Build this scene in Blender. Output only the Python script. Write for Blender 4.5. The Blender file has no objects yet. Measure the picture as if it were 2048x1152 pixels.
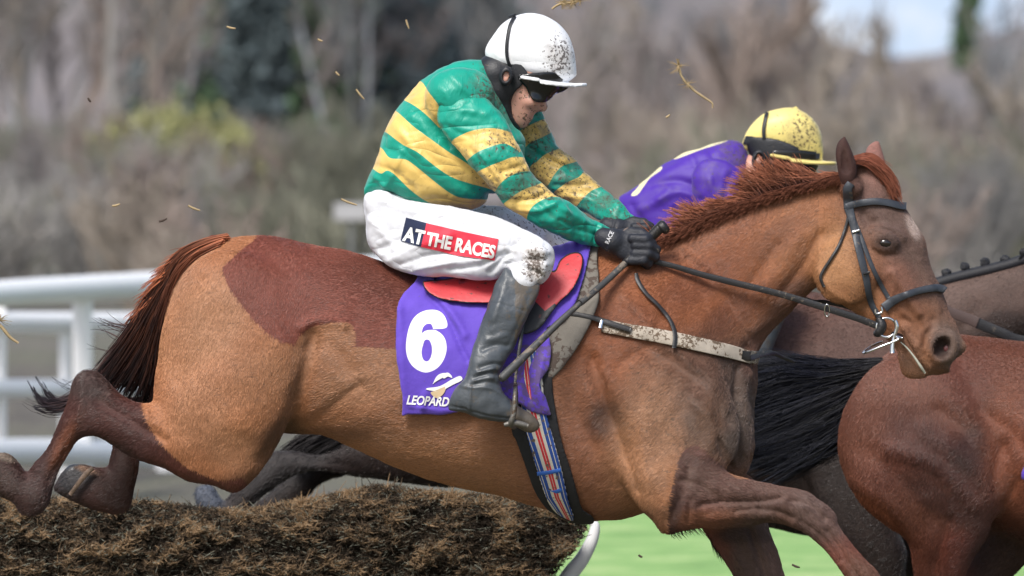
import bpy, bmesh, math, random
import numpy as np
from mathutils import Vector, noise as mnoise
from mathutils.bvhtree import BVHTree
R = math.radians
sc = bpy.context.scene
COL = sc.collection

# ---------------------------------------------------------------- camera, world, sun, exposure
DIST, EYE, SC, HORY = 20.0, 2.03, 740.0, 218.0
cam_d = bpy.data.cameras.new("camera")
cam = bpy.data.objects.new("camera", cam_d); COL.objects.link(cam)
cam.location = (0, -DIST, EYE); cam.rotation_euler = (R(90), 0, 0)
cam_d.sensor_width = 36; cam_d.lens = 36 * DIST / (2048 / SC)
cam_d.shift_y = -(576 - HORY) / 2048
cam_d.clip_start = 0.5; cam_d.clip_end = 3000
cam_d.dof.use_dof = True; cam_d.dof.focus_distance = DIST - 0.15; cam_d.dof.aperture_fstop = 5.0
sc.camera = cam
world = bpy.data.worlds.new("World"); sc.world = world; world.use_nodes = True
wn = world.node_tree; bg = wn.nodes["Background"]
sky = wn.nodes.new("ShaderNodeTexSky"); sky.sky_type = 'NISHITA'; sky.sun_disc = False
SUN_EL, SUN_AZ = 48, 205          # azimuth measured clockwise from +Y
sky.sun_elevation = R(SUN_EL); sky.sun_rotation = R(SUN_AZ)
sky.air_density = 1.0; sky.dust_density = 2.5; sky.ozone_density = 1.0
wn.links.new(sky.outputs[0], bg.inputs[0]); bg.inputs[1].default_value = 0.12
sd = bpy.data.lights.new("sun", 'SUN'); sd.energy = 2.9; sd.angle = R(20); sd.color = (1, .965, .91)
sun = bpy.data.objects.new("sun", sd); COL.objects.link(sun)
dv = Vector((math.sin(R(SUN_AZ)) * math.cos(R(SUN_EL)), math.cos(R(SUN_AZ)) * math.cos(R(SUN_EL)), math.sin(R(SUN_EL))))
sun.rotation_euler = dv.to_track_quat('Z', 'Y').to_euler()
sc.view_settings.view_transform = 'Standard'; sc.view_settings.look = 'None'
sc.view_settings.exposure = 0.42; sc.view_settings.gamma = 1
sc.cycles.max_bounces = 5; sc.cycles.use_denoising = True

# ---------------------------------------------------------------- helpers
def pt(px, py, Y=0.0):
    k = (DIST + Y) / DIST / SC
    return Vector(((px - 1024) * k, Y, EYE + (HORY - py) * k))
def pts_np(v, Y0=0.0):                       # v: (n,3) in px, depth px
    Y = v[:, 2] / SC + Y0
    k = (DIST + Y) / DIST / SC
    return np.stack([(v[:, 0] - 1024) * k, Y, EYE + (HORY - v[:, 1]) * k], 1)
def tag(o, label=None, cat=None, group=None, kind=None):
    if label: o['label'] = label
    if cat: o['category'] = cat
    if group: o['group'] = group
    if kind: o['kind'] = kind
    return o
def link(o, parent=None):
    COL.objects.link(o)
    if parent:
        o.parent = parent; o.matrix_parent_inverse = parent.matrix_basis.inverted()
    return o
def empty(name, loc=(0, 0, 0)):
    o = bpy.data.objects.new(name, None); o.location = loc; o.empty_display_size = .1
    COL.objects.link(o); return o
def mesh_obj(name, V, F, mat=None, parent=None, smooth=True):
    me = bpy.data.meshes.new(name)
    V = np.asarray(V, dtype=np.float32)
    if isinstance(F, np.ndarray):
        n, m = F.shape
        me.vertices.add(len(V)); me.vertices.foreach_set('co', V.ravel())
        me.loops.add(n * m); me.loops.foreach_set('vertex_index', F.astype(np.int32).ravel())
        me.polygons.add(n); me.polygons.foreach_set('loop_start', np.arange(0, n * m, m, dtype=np.int32))
        me.update(calc_edges=True)
    else:
        me.from_pydata([tuple(map(float, v)) for v in V], [], F); me.update()
    if smooth: me.polygons.foreach_set('use_smooth', [True] * len(me.polygons))
    if mat: me.materials.append(mat)
    return link(bpy.data.objects.new(name, me), parent)
def fattr(o, name, vals):
    a = o.data.attributes.new(name, 'FLOAT', 'POINT'); a.data.foreach_set('value', np.asarray(vals, dtype=np.float32))
def cattr(o, name, cols):
    c = np.ones((len(cols), 4), dtype=np.float32); c[:, :3] = cols
    a = o.data.attributes.new(name, 'FLOAT_COLOR', 'POINT'); a.data.foreach_set('color', c.ravel())

def spline(P, per=8, closed=True):           # Catmull-Rom; a point written twice in a row is a corner
    P = np.array(P, dtype=float); n = len(P); out = []
    rng = range(n) if closed else range(n - 1)
    for i in rng:
        if closed: a, b, c, d = P[i - 1], P[i], P[(i + 1) % n], P[(i + 2) % n]
        else: a, b, c, d = P[max(i - 1, 0)], P[i], P[i + 1], P[min(i + 2, n - 1)]
        if np.allclose(b, c): continue
        for t in np.arange(per) / per:
            out.append(.5 * ((2 * b) + (-a + c) * t + (2 * a - 5 * b + 4 * c - d) * t * t + (-a + 3 * b - 3 * c + d) * t ** 3))
    if not closed: out.append(P[-1])
    return np.array(out)
def sdf2(poly, X, Y):                        # signed distance, negative inside
    P = np.asarray(poly, dtype=np.float32); Q = np.roll(P, -1, 0)
    x = X.ravel().astype(np.float32); y = Y.ravel().astype(np.float32)
    d = np.full(x.shape, 1e12, np.float32); ins = np.zeros(x.shape, bool)
    for (ax, ay), (bx, by) in zip(P, Q):
        ex, ey = bx - ax, by - ay; L = ex * ex + ey * ey
        if L < 1e-9: continue
        t = np.clip(((x - ax) * ex + (y - ay) * ey) / L, 0, 1)
        dx = x - ax - t * ex; dy = y - ay - t * ey
        np.minimum(d, dx * dx + dy * dy, out=d)
        c = (ay > y) != (by > y)
        if ey != 0: ins ^= c & (x < ex * (y - ay) / ey + ax)
    d = np.sqrt(d); return np.where(ins, -d, d).reshape(X.shape)
def dline(P, x, y):                          # distance to an open polyline
    d = np.full(np.shape(x), 1e12)
    for (ax, ay), (bx, by) in zip(P[:-1], P[1:]):
        ex, ey = bx - ax, by - ay; L = ex * ex + ey * ey + 1e-9
        t = np.clip(((x - ax) * ex + (y - ay) * ey) / L, 0, 1)
        d = np.minimum(d, (x - ax - t * ex) ** 2 + (y - ay - t * ey) ** 2)
    return np.sqrt(d)
def poisson(sd, step):                       # smooth pillow over the outline: lap(h) = -2
    ins = sd < 0; H = np.zeros(sd.shape)
    diag = np.zeros(sd.shape)
    nb = []
    for ax, s in ((0, 1), (0, -1), (1, 1), (1, -1)):
        o = np.roll(sd, -s, ax); io = o < 0
        th = np.clip(sd / (sd - o + 1e-9), .08, 1)
        diag += np.where(io, 1, 1 / th); nb.append((ax, s, ins & io))
    b = np.where(ins, 2.0 * step * step, 0); diag[~ins] = 1
    def A(u):
        r = diag * u
        for ax, s, m in nb: r -= np.where(m, np.roll(u, -s, ax), 0)
        return np.where(ins, r, 0)
    Mi = 1 / diag
    r = b - A(H); z = r * Mi; p = z.copy(); rz = (r * z).sum(); r0 = rz
    for it in range(900):
        Ap = A(p); al = rz / ((p * Ap).sum() + 1e-30); H += al * p; r -= al * Ap
        z = r * Mi; n = (r * z).sum()
        if n < r0 * 1e-9: break
        p = z + n / rz * p; rz = n
    # extend outside with the local edge slope
    g = np.where(ins, H / np.maximum(-sd, step * .25), 0); w = (ins & (-sd < 2.5 * step)).astype(float)
    G = g * w; 
    for it in range(6):
        Gs = G.copy(); ws = w.copy()
        for ax, s in ((0, 1), (0, -1), (1, 1), (1, -1)):
            Gs += np.roll(G, s, ax); ws += np.roll(w, s, ax)
        new = (w == 0) & (ws > 0); G = np.where(new, Gs / np.maximum(ws, 1e-9), G); w = np.where(new, 1, w)
    gm = G[w > 0].mean() if (w > 0).any() else 10
    G = np.where(w > 0, G, gm)
    return np.where(ins, H, -np.maximum(sd, 0) * np.maximum(G, 4))
def idw(points, X, Y):                       # depth field from (x, y, z) hints
    if len(points) == 1: return np.full(X.shape, float(points[0][2]))
    num = 0; den = 0
    for (a, b, c) in points:
        w = 1 / ((X - a) ** 2 + (Y - b) ** 2 + 400.) ** 1.5; num = num + w * c; den = den + w
    return num / den

class Field:
    def __init__(s, x0, x1, y0, y1, z0, z1, step):
        s.o = np.array([x0, y0, z0], float); s.st = step
        s.n = np.array([(x1 - x0) / step + 1, (y1 - y0) / step + 1, (z1 - z0) / step + 1], int)
        s.f = np.full(tuple(s.n), 60.0, np.float32)
    def box(s, lo, hi, pad):
        a = np.clip(((np.array(lo) - pad - s.o) / s.st).astype(int), 0, s.n - 2)
        b = np.clip(((np.array(hi) + pad - s.o) / s.st).astype(int) + 2, 1, s.n)
        ax = [s.o[i] + s.st * np.arange(a[i], b[i]) for i in range(3)]
        return a, b, ax
    def comb(s, a, b, d, k, sub=False):
        v = s.f[a[0]:b[0], a[1]:b[1], a[2]:b[2]]; d = d.astype(np.float32)
        if sub:
            d = -d; h = np.clip(.5 - .5 * (d - v) / k, 0, 1) if k else (d <= v)
            r = d * (1 - h) + v * h + (k * h * (1 - h) if k else 0); r = np.maximum(r, v)
        elif k:
            h = np.clip(.5 + .5 * (d - v) / k, 0, 1); r = d * (1 - h) + v * h - k * h * (1 - h)
        else: r = np.minimum(v, d)
        v[...] = np.clip(r, -80, 60)
    def inflate(s, poly, w=1.0, cap=None, z=((0, 0, 0),), k=12, sub=False, sp=True, zside=None):
        P = spline(poly, 6) if sp else np.array(poly, float)
        lo = P.min(0); hi = P.max(0)
        a, b, ax = s.box([lo[0], lo[1], -1e6], [hi[0], hi[1], 1e6], 40)
        X, Y = np.meshgrid(ax[0], ax[1], indexing='ij'); sd_ = sdf2(P, X, Y)
        h = poisson(sd_, s.st) * w * w
        if cap: h = np.where(h > 0, h / (1 + np.maximum(h, 0) / cap ** 2), h)
        z0 = idw(z, X, Y); gx, gy = np.gradient(h, s.st); g2 = gx * gx + gy * gy
        T = np.sqrt(max(h.max(), 1)); a[2] = max(int((z0.min() - T - 50 - s.o[2]) / s.st), 0)
        b[2] = min(int((z0.max() + T + 50 - s.o[2]) / s.st) + 2, s.n[2]); zz = s.o[2] + s.st * np.arange(a[2], b[2])
        dz = zz[None, None, :] - z0[:, :, None]
        F = h[:, :, None] - dz ** 2
        d = -F / np.sqrt(np.maximum(g2[:, :, None] + 4 * dz ** 2, 60.0))
        q = sd_[:, :, None]; d = np.where(q > 0, np.maximum(d, np.minimum(q, 40)), d)
        s.comb(a, b, d, k, sub); return s
    def chain(s, pts, k=6, sub=False):       # (x, y, z, r) joints, tapered
        for p, q in zip(pts[:-1], pts[1:]):
            p = np.array(p, float); q = np.array(q, float); r = max(p[3], q[3])
            a, b, ax = s.box(np.minimum(p, q)[:3] - r, np.maximum(p, q)[:3] + r, 25)
            X, Y, Z = np.meshgrid(*ax, indexing='ij', sparse=True)
            e = q[:3] - p[:3]; L = (e * e).sum() + 1e-9
            t = np.clip(((X - p[0]) * e[0] + (Y - p[1]) * e[1] + (Z - p[2]) * e[2]) / L, 0, 1)
            d = np.sqrt((X - p[0] - t * e[0]) ** 2 + (Y - p[1] - t * e[1]) ** 2 + (Z - p[2] - t * e[2]) ** 2) - (p[3] + (q[3] - p[3]) * t)
            s.comb(a, b, d, k, sub)
        return s
    def ell(s, c, r, k=6, sub=False, ang=0):
        c = np.array(c, float); r = np.array(r, float); m = r.max()
        a, b, ax = s.box(c - m, c + m, 25); X, Y, Z = np.meshgrid(*ax, indexing='ij', sparse=True)
        dx = X - c[0]; dy = Y - c[1]; dz = Z - c[2]; ca, sa = math.cos(R(ang)), math.sin(R(ang))
        u = (dx * ca + dy * sa) / r[0]; v = (-dx * sa + dy * ca) / r[1]; w = dz / r[2]
        q = np.sqrt(u * u + v * v + w * w) + 1e-6
        g = np.sqrt((u / r[0]) ** 2 + (v / r[1]) ** 2 + (w / r[2]) ** 2) + 1e-6
        s.comb(a, b, np.clip(q * (q - 1) / g, -60, 60), k, sub); return s
    def sheet(s, poly, zf, t, k=0, sp=True): # thick sheet over the depth map zf(X, Y)
        P = spline(poly, 6) if sp else np.array(poly, float)
        a, b, ax = s.box([*P.min(0), -1e6], [*P.max(0), 1e6], 15)
        X, Y = np.meshgrid(ax[0], ax[1], indexing='ij'); d2 = sdf2(P, X, Y)[:, :, None]
        dz = np.abs(ax[2][None, None, :] - zf(X, Y)[:, :, None]) - t
        s.comb(a, b, np.maximum(d2, dz * .8), k); return s
    def mesh(s):
        f = s.f; f[0] = 60; f[-1] = 60; f[:, 0] = 60; f[:, -1] = 60; f[:, :, 0] = 60; f[:, :, -1] = 60
        ins = f < 0; n = s.n - 1
        c = [(i, j, k) for i in (0, 1) for j in (0, 1) for k in (0, 1)]
        cnt = np.zeros(tuple(n), np.int8)
        for i, j, k in c: cnt += ins[i:i + n[0], j:j + n[1], k:k + n[2]]
        act = (cnt > 0) & (cnt < 8); idx = np.argwhere(act); N = len(idx)
        vid = np.full(tuple(n), -1, np.int64); vid[act] = np.arange(N)
        pos = np.zeros((N, 3)); cn = np.zeros(N)
        vals = {q: f[idx[:, 0] + q[0], idx[:, 1] + q[1], idx[:, 2] + q[2]] for q in c}
        for p in c:
            for ax in range(3):
                if p[ax] == 0:
                    q = list(p); q[ax] = 1; q = tuple(q); va, vb = vals[p], vals[q]
                    m = (va < 0) != (vb < 0); t = np.where(m, va / (va - vb + 1e-12), 0)
                    base = np.array(p, float)[None, :].repeat(N, 0); base[:, ax] += t
                    pos[m] += base[m]; cn += m
        V = (idx + pos / np.maximum(cn, 1)[:, None]) * s.st + s.o
        faces = []
        for ax in range(3):
            u, v = [(1, 2), (2, 0), (0, 1)][ax]
            sl0 = [slice(1, None)] * 3; sl0 = [slice(1, s.n[i] - 1) for i in range(3)]
            A = [slice(1, s.n[i] - 1) for i in range(3)]; B = list(A)
            A[ax] = slice(0, s.n[ax] - 1); B[ax] = slice(1, s.n[ax])
            a_, b_ = ins[tuple(A)], ins[tuple(B)]; m = np.argwhere(a_ != b_)
            if not len(m): continue
            off = np.ones(3, int); off[ax] = 0; g = m + off
            du = np.zeros(3, int); du[u] = 1; dv_ = np.zeros(3, int); dv_[v] = 1
            q = [g - du - dv_, g - dv_, g, g - du]
            ids = np.stack([vid[x[:, 0], x[:, 1], x[:, 2]] for x in q], 1)
            flip = b_[tuple(m.T)]; ids[flip] = ids[flip][:, ::-1]; faces.append(ids)
        F = np.concatenate(faces); F = F[(F >= 0).all(1)]
        return V, F
def vnormals(V, F):
    a = V[F[:, 2]] - V[F[:, 0]]; b = V[F[:, 3]] - V[F[:, 1]]; fn = np.cross(a, b)
    N = np.zeros_like(V)
    for i in range(4): 
        for c in range(3): N[:, c] += np.bincount(F[:, i], fn[:, c], len(V))
    return N / (np.linalg.norm(N, axis=1)[:, None] + 1e-9)
def relax(V, F, it=1, lam=.5):
    for _ in range(it):
        S = np.zeros_like(V); c = np.bincount(F.ravel(), minlength=len(V)).astype(float)
        for i in range(4):
            nb = V[F[:, (i + 1) % 4]] + V[F[:, (i + 3) % 4]]
            for k in range(3): S[:, k] += np.bincount(F[:, i], nb[:, k] * .5, len(V))
        V = V + lam * (S / np.maximum(c, 1)[:, None] - V)
    return V
def sculpt(V, F, strokes, side=0):
    N = vnormals(V, F)
    fac = np.abs(N[:, 2]) if side == 0 else np.clip(-N[:, 2] * side, 0, 1)
    D = np.zeros(len(V))
    for P, wd, amp in strokes:
        P = np.array(P, float)
        if P.ndim == 1: P = P[None]
        if len(P) == 1: P = np.repeat(P, 2, 0)
        elif len(P) > 2: P = spline(P, 5, False)
        lo = P.min(0) - 3 * wd; hi = P.max(0) + 3 * wd
        m = np.where((V[:, 0] > lo[0]) & (V[:, 0] < hi[0]) & (V[:, 1] > lo[1]) & (V[:, 1] < hi[1]))[0]
        D[m] += amp * np.exp(-(dline(P, V[m, 0], V[m, 1]) / wd) ** 2)
    return V + N * (D * fac)[:, None]
def nz(V, scale, amp, seed=0, F=None, aniso=(1, 1, 1)):
    N = vnormals(V, F); s = Vector((seed * 7.3, seed * 3.1, 0))
    d = np.array([mnoise.noise(Vector((v[0] * aniso[0], v[1] * aniso[1], v[2] * aniso[2])) / scale + s) for v in V])
    return V + N * (amp * d)[:, None]
def blobs(V, base, layers):                  # soft colour areas of a coat, with painted shade and highlights among them
    C = np.tile(np.array(base, float), (len(V), 1))
    for (cx, cy, rx, ry, ang, col, st) in layers:
        ca, sa = math.cos(R(ang)), math.sin(R(ang)); dx = V[:, 0] - cx; dy = V[:, 1] - cy
        u = (dx * ca + dy * sa) / rx; v = (-dx * sa + dy * ca) / ry
        m = st * np.clip(1.35 * np.exp(-(u * u + v * v) ** 1.5), 0, 1)[:, None]
        C = C * (1 - m) + np.array(col) * m
    return C
def build(name, fld, mat, parent=None, Y0=0.0, strokes=(), rl=1, noise=None, side=0):
    V, F = fld.mesh()
    if rl: V = relax(V, F, rl)
    if strokes: V = sculpt(V, F, strokes, side)
    if noise:
        for i, (s_, a_, an) in enumerate(noise): V = nz(V, s_, a_, i + 1, F, an)
    o = mesh_obj(name, pts_np(V, Y0), F, mat, parent)
    return o, V, F

CAMP = Vector((0, -DIST, EYE))
class Depth:                                 # nearest surface seen from the front, as a depth map in px
    def __init__(s, objs, x0, x1, y0, y1, st=8, Y0=0.0, blur=2):
        s.x0, s.y0, s.st = x0, y0, st; nx = int((x1 - x0) / st) + 2; ny = int((y1 - y0) / st) + 2
        Z = np.full((nx, ny), np.nan)
        for o in objs:
            me = o.data; n = len(me.vertices); co = np.empty(n * 3, np.float32); me.vertices.foreach_get('co', co)
            mw = np.array(o.matrix_world) if o.parent is None else np.array(o.parent.matrix_basis @ o.matrix_parent_inverse @ o.matrix_basis)
            bv = BVHTree.FromPolygons([tuple(c) for c in co.reshape(-1, 3)], [tuple(p.vertices) for p in me.polygons])
            for i in range(nx):
                for j in range(ny):
                    p = pt(x0 + i * st, y0 + j * st, Y0); d = (p - CAMP).normalized()
                    h = bv.ray_cast(p - d * 2.5, d)
                    if h[0] is not None:
                        z = (h[0].y - Y0) * SC
                        if not (Z[i, j] <= z): Z[i, j] = z
        for it in range(60):                 # grow into misses
            m = np.isnan(Z)
            if not m.any(): break
            Zp = np.pad(Z, 1, constant_values=np.nan)
            st4 = np.stack([Zp[2:, 1:-1], Zp[:-2, 1:-1], Zp[1:-1, 2:], Zp[1:-1, :-2]])
            c = (~np.isnan(st4)).sum(0); av = np.nansum(st4, 0) / np.maximum(c, 1)
            Z = np.where(m & (c > 0), av, Z)
        Z = np.where(np.isnan(Z), np.nanmean(Z), Z)
        for it in range(blur):
            Zp = np.pad(Z, 1, mode='edge')
            Z = (Zp[2:, 1:-1] + Zp[:-2, 1:-1] + Zp[1:-1, 2:] + Zp[1:-1, :-2] + 2 * Z) / 6
        s.Z = Z
    def __call__(s, X, Y):
        u = np.clip((np.asarray(X, float) - s.x0) / s.st, 0, s.Z.shape[0] - 1.001); v = np.clip((np.asarray(Y, float) - s.y0) / s.st, 0, s.Z.shape[1] - 1.001)
        i = u.astype(int); j = v.astype(int); fu = u - i; fv = v - j; Z = s.Z
        return (Z[i, j] * (1 - fu) + Z[i + 1, j] * fu) * (1 - fv) + (Z[i, j + 1] * (1 - fu) + Z[i + 1, j + 1] * fu) * fv
def strap(name, P, w, mat, parent=None, zf=None, off=2.0, th=2.0, Y0=0.0, per=8, zs=None, round_=False):
    """flat strap (closed cross-section) along P (px), lying off px in front of depth map zf, or at depths zs"""
    P = np.array(P, float); L = spline(P[:, :2], per, False); n = len(L)
    T = np.gradient(L, axis=0); T /= np.linalg.norm(T, axis=1)[:, None] + 1e-9; Nn = np.stack([-T[:, 1], T[:, 0]], 1)
    wf = np.interp(np.linspace(0, 1, n), np.linspace(0, 1, len(np.atleast_1d(w))), np.atleast_1d(w)) / 2
    if zs is not None: zc = np.interp(np.linspace(0, 1, n), np.linspace(0, 1, len(zs)), zs)
    sec = []
    prof = [(-1, -.6), (-.85, -1), (.85, -1), (1, -.6), (1, 1), (-1, 1)] if not round_ else [(math.cos(a), math.sin(a)) for a in np.linspace(0, 2 * math.pi, 11)[:-1]]
    for (u, v) in prof:
        q = L + Nn * (wf * u)[:, None]
        z = zc if zs is not None else zf(q[:, 0], q[:, 1]) - off
        if round_ : z = (zc if zs is not None else zf(L[:, 0], L[:, 1]) - off) + v * wf
        else: z = z + v * th
        sec.append(np.stack([q[:, 0], q[:, 1], z], 1))
    m = len(prof); V = np.stack(sec, 1).reshape(-1, 3); F = []
    for i in range(n - 1):
        for j in range(m):
            a = i * m + j; b = i * m + (j + 1) % m; F.append((a, b, b + m, a + m))
    F.append(tuple(range(m))); F.append(tuple(reversed(range((n - 1) * m, n * m))))
    return mesh_obj(name, pts_np(V, Y0), [tuple(f) for f in F], mat, parent)
def tube(name, P, r, mat, parent=None, seg=10, per=6, Y0=0.0, closed=False):
    """round tube through px points (x, y, z)"""
    P = np.array(P, float); L = spline(P, per, closed); n = len(L)
    rr = np.interp(np.linspace(0, 1, n), np.linspace(0, 1, len(np.atleast_1d(r))), np.atleast_1d(r))
    T = (np.roll(L, -1, 0) - np.roll(L, 1, 0)) if closed else np.gradient(L, axis=0)
    T /= np.linalg.norm(T, axis=1)[:, None] + 1e-9
    up = np.array([0, 0, 1.]); A = np.cross(T, up); bad = np.linalg.norm(A, axis=1) < .1
    A[bad] = np.cross(T[bad], [0, 1., 0]); A /= np.linalg.norm(A, axis=1)[:, None]; B = np.cross(T, A)
    th = np.linspace(0, 2 * math.pi, seg + 1)[:-1]
    V = (L[:, None] + rr[:, None, None] * (A[:, None] * np.cos(th)[None, :, None] + B[:, None] * np.sin(th)[None, :, None])).reshape(-1, 3)
    F = []
    for i in range(n if closed else n - 1):
        for j in range(seg):
            a = i * seg + j; b = i * seg + (j + 1) % seg; c = ((i + 1) % n) * seg
            F.append((a, b, c + (j + 1) % seg, c + j))
    if not closed: F += [tuple(range(seg)), tuple(reversed(range((n - 1) * seg, n * seg)))]
    return mesh_obj(name, pts_np(V, Y0), F, mat, parent)
def strands(name, L, rad, mat, cols, parent=None, Y0=0.0, tip=.25):
    """L: (n, m, 3) hair centre lines in px; each a thin three-sided tapering tube"""
    n, m, _ = L.shape; T = np.gradient(L, axis=1); T /= np.linalg.norm(T, axis=2)[..., None] + 1e-9
    A = np.cross(T, np.array([0.1, .1, 1.])); A /= np.linalg.norm(A, axis=2)[..., None] + 1e-9; B = np.cross(T, A)
    tp = np.linspace(1, tip, m)[None, :, None] * (np.broadcast_to(np.asarray(rad, float), (n,))[:, None, None])
    ring = [L + tp * (A * math.cos(a) + B * math.sin(a)) for a in (0.3, 2.4, 4.5)]
    V = np.stack(ring, 2).reshape(-1, 3)
    base = (np.arange(n)[:, None, None] * m + np.arange(m - 1)[None, :, None]) * 3; j = np.arange(3)[None, None, :]
    F = np.stack([base + j, base + (j + 1) % 3, base + 3 + (j + 1) % 3, base + 3 + j], -1).reshape(-1, 4)
    o = mesh_obj(name, pts_np(V, Y0), F, mat, parent)
    cattr(o, 'Col', np.repeat(cols.reshape(-1, 3), 3, 0)); return o
def guided(guides, n, m, rng, jit=4, zj=10, lo=0., hi=1., wav=0.):
    """n hair lines blended between neighbouring guide curves"""
    G = np.array([spline(g, 12, False)[np.linspace(0, 12 * (len(g) - 1), m).astype(int)] for g in guides])
    t = rng.random(n) * (len(G) - 1); i = np.minimum(t.astype(int), len(G) - 2); f = (t - i)[:, None, None]
    L = G[i] * (1 - f) + G[i + 1] * f
    e = lo + (hi - lo) * rng.random(n)       # individual lengths
    s = np.linspace(0, 1, m)[None, :] * e[:, None]; x = s * (m - 1); k = np.minimum(x.astype(int), m - 2); fr = (x - k)[..., None]
    ii = np.arange(n)[:, None]; L = L[ii, k] * (1 - fr) + L[ii, k + 1] * fr
    sp_ = np.linspace(.35, 1, m)[None, :, None]
    J = rng.normal(size=(n, 1, 3)) * np.array([jit, jit, zj]); L = L + J * sp_
    if wav:
        ph = rng.random((n, 1)) * 6.28; fq = 1 + 2 * rng.random((n, 1))
        w_ = wav * np.sin(ph + fq * 3 * np.linspace(0, 1, m)[None, :]) * np.linspace(0, 1, m)[None, :]
        L[..., 0] += w_; L[..., 1] += w_ * rng.choice([-1, 1], (n, 1))
    return L

def coat_hair(name, V, F, A, B, patches, parent, n, mat, Y0, seed, flow, ln=(7, 15), win=None, jit=3.2):
    """short lying hairs of the coat, rooted on the skin, coloured like the skin under them"""
    rg = np.random.default_rng(seed); N = vnormals(V, F); ok = N[:, 2] < .25
    if win: ok &= (V[:, 0] > win[0]) & (V[:, 0] < win[1]) & (V[:, 1] > win[2]) & (V[:, 1] < win[3])
    f_ = rg.choice(np.where(ok)[0], n); P = V[f_] + rg.uniform(-jit, jit, (n, 3)); Nn = N[f_]; P = P - Nn * ((P - V[f_]) * Nn).sum(1)[:, None]
    D = np.array([flow(x, y) for x, y in P[:, :2]]); D = np.concatenate([D, np.zeros((n, 1))], 1) + rg.normal(size=(n, 3)) * .16
    D -= Nn * (D * Nn).sum(1)[:, None]; D /= np.linalg.norm(D, axis=1)[:, None] + 1e-9
    l_ = rg.uniform(ln[0], ln[1], n)[:, None]; l_ = l_ * np.where((P[:, 0:1] > 1640) & (P[:, 1:2] < 800), .55, 1); L = np.stack([P - Nn * .4, P + D * l_ * .5 + Nn * .5, P + D * l_ + Nn * .6], 1)
    d = np.full(n, 60.)
    for q in patches: d = np.minimum(d, sdf2(spline(q, 5), P[:, 0], P[:, 1]))
    C = np.where((d < 0)[:, None], B[f_], A[f_]) * np.clip(1.06 + .17 * rg.normal(size=(n, 1)), .45, 1.9)
    return strands(name, L, .5, mat, np.repeat(np.clip(C, .004, .8), 3, 0), parent, Y0, .4)
def locks(L, nl, rng, pull=.8, key=-1):
    """hair drawn together into locks: every line leans to its nearest leader towards the tip"""
    n, m, _ = L.shape; ld = rng.choice(n, nl, replace=False); K = np.concatenate([L[:, 0, :2], L[:, key, :2] * .8], 1); own = np.empty(n, int)
    for a in range(0, n, 500): own[a:a + 500] = ((K[a:a + 500, None] - K[ld][None]) ** 2).sum(2).argmin(1)
    p = (pull * (.75 + .5 * rng.random((n, 1, 1)))).clip(0, .97) * np.linspace(0, 1, m)[None, :, None] ** 1.1
    return L + (L[ld[own]] - L) * p
# ---------------------------------------------------------------- materials
def new_mat(name):
    m = bpy.data.materials.new(name); m.use_nodes = True; nt = m.node_tree
    return m, nt, nt.nodes["Principled BSDF"]
def nd(nt, t, **kw):
    n = nt.nodes.new(t)
    for k, v in kw.items():
        if k in n.inputs.keys() if isinstance(k, str) else False: n.inputs[k].default_value = v
        else: setattr(n, k, v)
    return n
def coords(nt, scale=(1, 1, 1), rot=(0, 0, 0)):
    tc = nt.nodes.new("ShaderNodeTexCoord"); mp = nt.nodes.new("ShaderNodeMapping")
    mp.inputs['Scale'].default_value = scale; mp.inputs['Rotation'].default_value = rot
    nt.links.new(tc.outputs['Object'], mp.inputs['Vector']); return mp.outputs[0]
def ntex(nt, vec, scale, detail=4, rough=.55, dist=0.):
    n = nt.nodes.new("ShaderNodeTexNoise"); n.inputs['Scale'].default_value = scale; n.inputs['Detail'].default_value = detail
    n.inputs['Roughness'].default_value = rough; n.inputs['Distortion'].default_value = dist
    nt.links.new(vec, n.inputs['Vector']); return n.outputs[0]
def ramp(nt, fac, stops):
    r = nt.nodes.new("ShaderNodeValToRGB"); el = r.color_ramp.elements
    while len(el) < len(stops): el.new(.5)
    for e, (p, c) in zip(el, stops): e.position = p; e.color = (*c, 1) if len(c) == 3 else c
    nt.links.new(fac, r.inputs[0]); return r.outputs[0]
def sstep(nt, fac, a, b):
    m = nt.nodes.new("ShaderNodeMapRange"); m.inputs[1].default_value = a; m.inputs[2].default_value = b; m.interpolation_type = 'SMOOTHSTEP'
    nt.links.new(fac, m.inputs[0]); return m.outputs[0]
def mth(nt, op, a, b=None):
    m = nt.nodes.new("ShaderNodeMath"); m.operation = op
    for i, x in enumerate((a, b)):
        if x is None: continue
        if isinstance(x, (int, float)): m.inputs[i].default_value = x
        else: nt.links.new(x, m.inputs[i])
    return m.outputs[0]
def mix(nt, fac, a, b, mode='MIX'):
    m = nt.nodes.new("ShaderNodeMix"); m.data_type = 'RGBA'; m.blend_type = mode
    for s_, x in ((m.inputs[0], fac), (m.inputs[6], a), (m.inputs[7], b)):
        if isinstance(x, (int, float)): s_.default_value = x
        elif isinstance(x, tuple): s_.default_value = (*x, 1) if len(x) == 3 else x
        else: nt.links.new(x, s_)
    return m.outputs[2]
def attr(nt, name, color=False):
    a = nt.nodes.new("ShaderNodeAttribute"); a.attribute_name = name; return a.outputs[0 if color else 2]
def bump(nt, bs, h, strength, dist=.01, prev=None):
    b = nt.nodes.new("ShaderNodeBump"); b.inputs['Strength'].default_value = strength; b.inputs['Distance'].default_value = dist
    nt.links.new(h, b.inputs['Height'])
    if prev is not None: nt.links.new(prev, b.inputs['Normal'])
    nt.links.new(b.outputs[0], bs.inputs['Normal']); return b.outputs[0]
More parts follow.
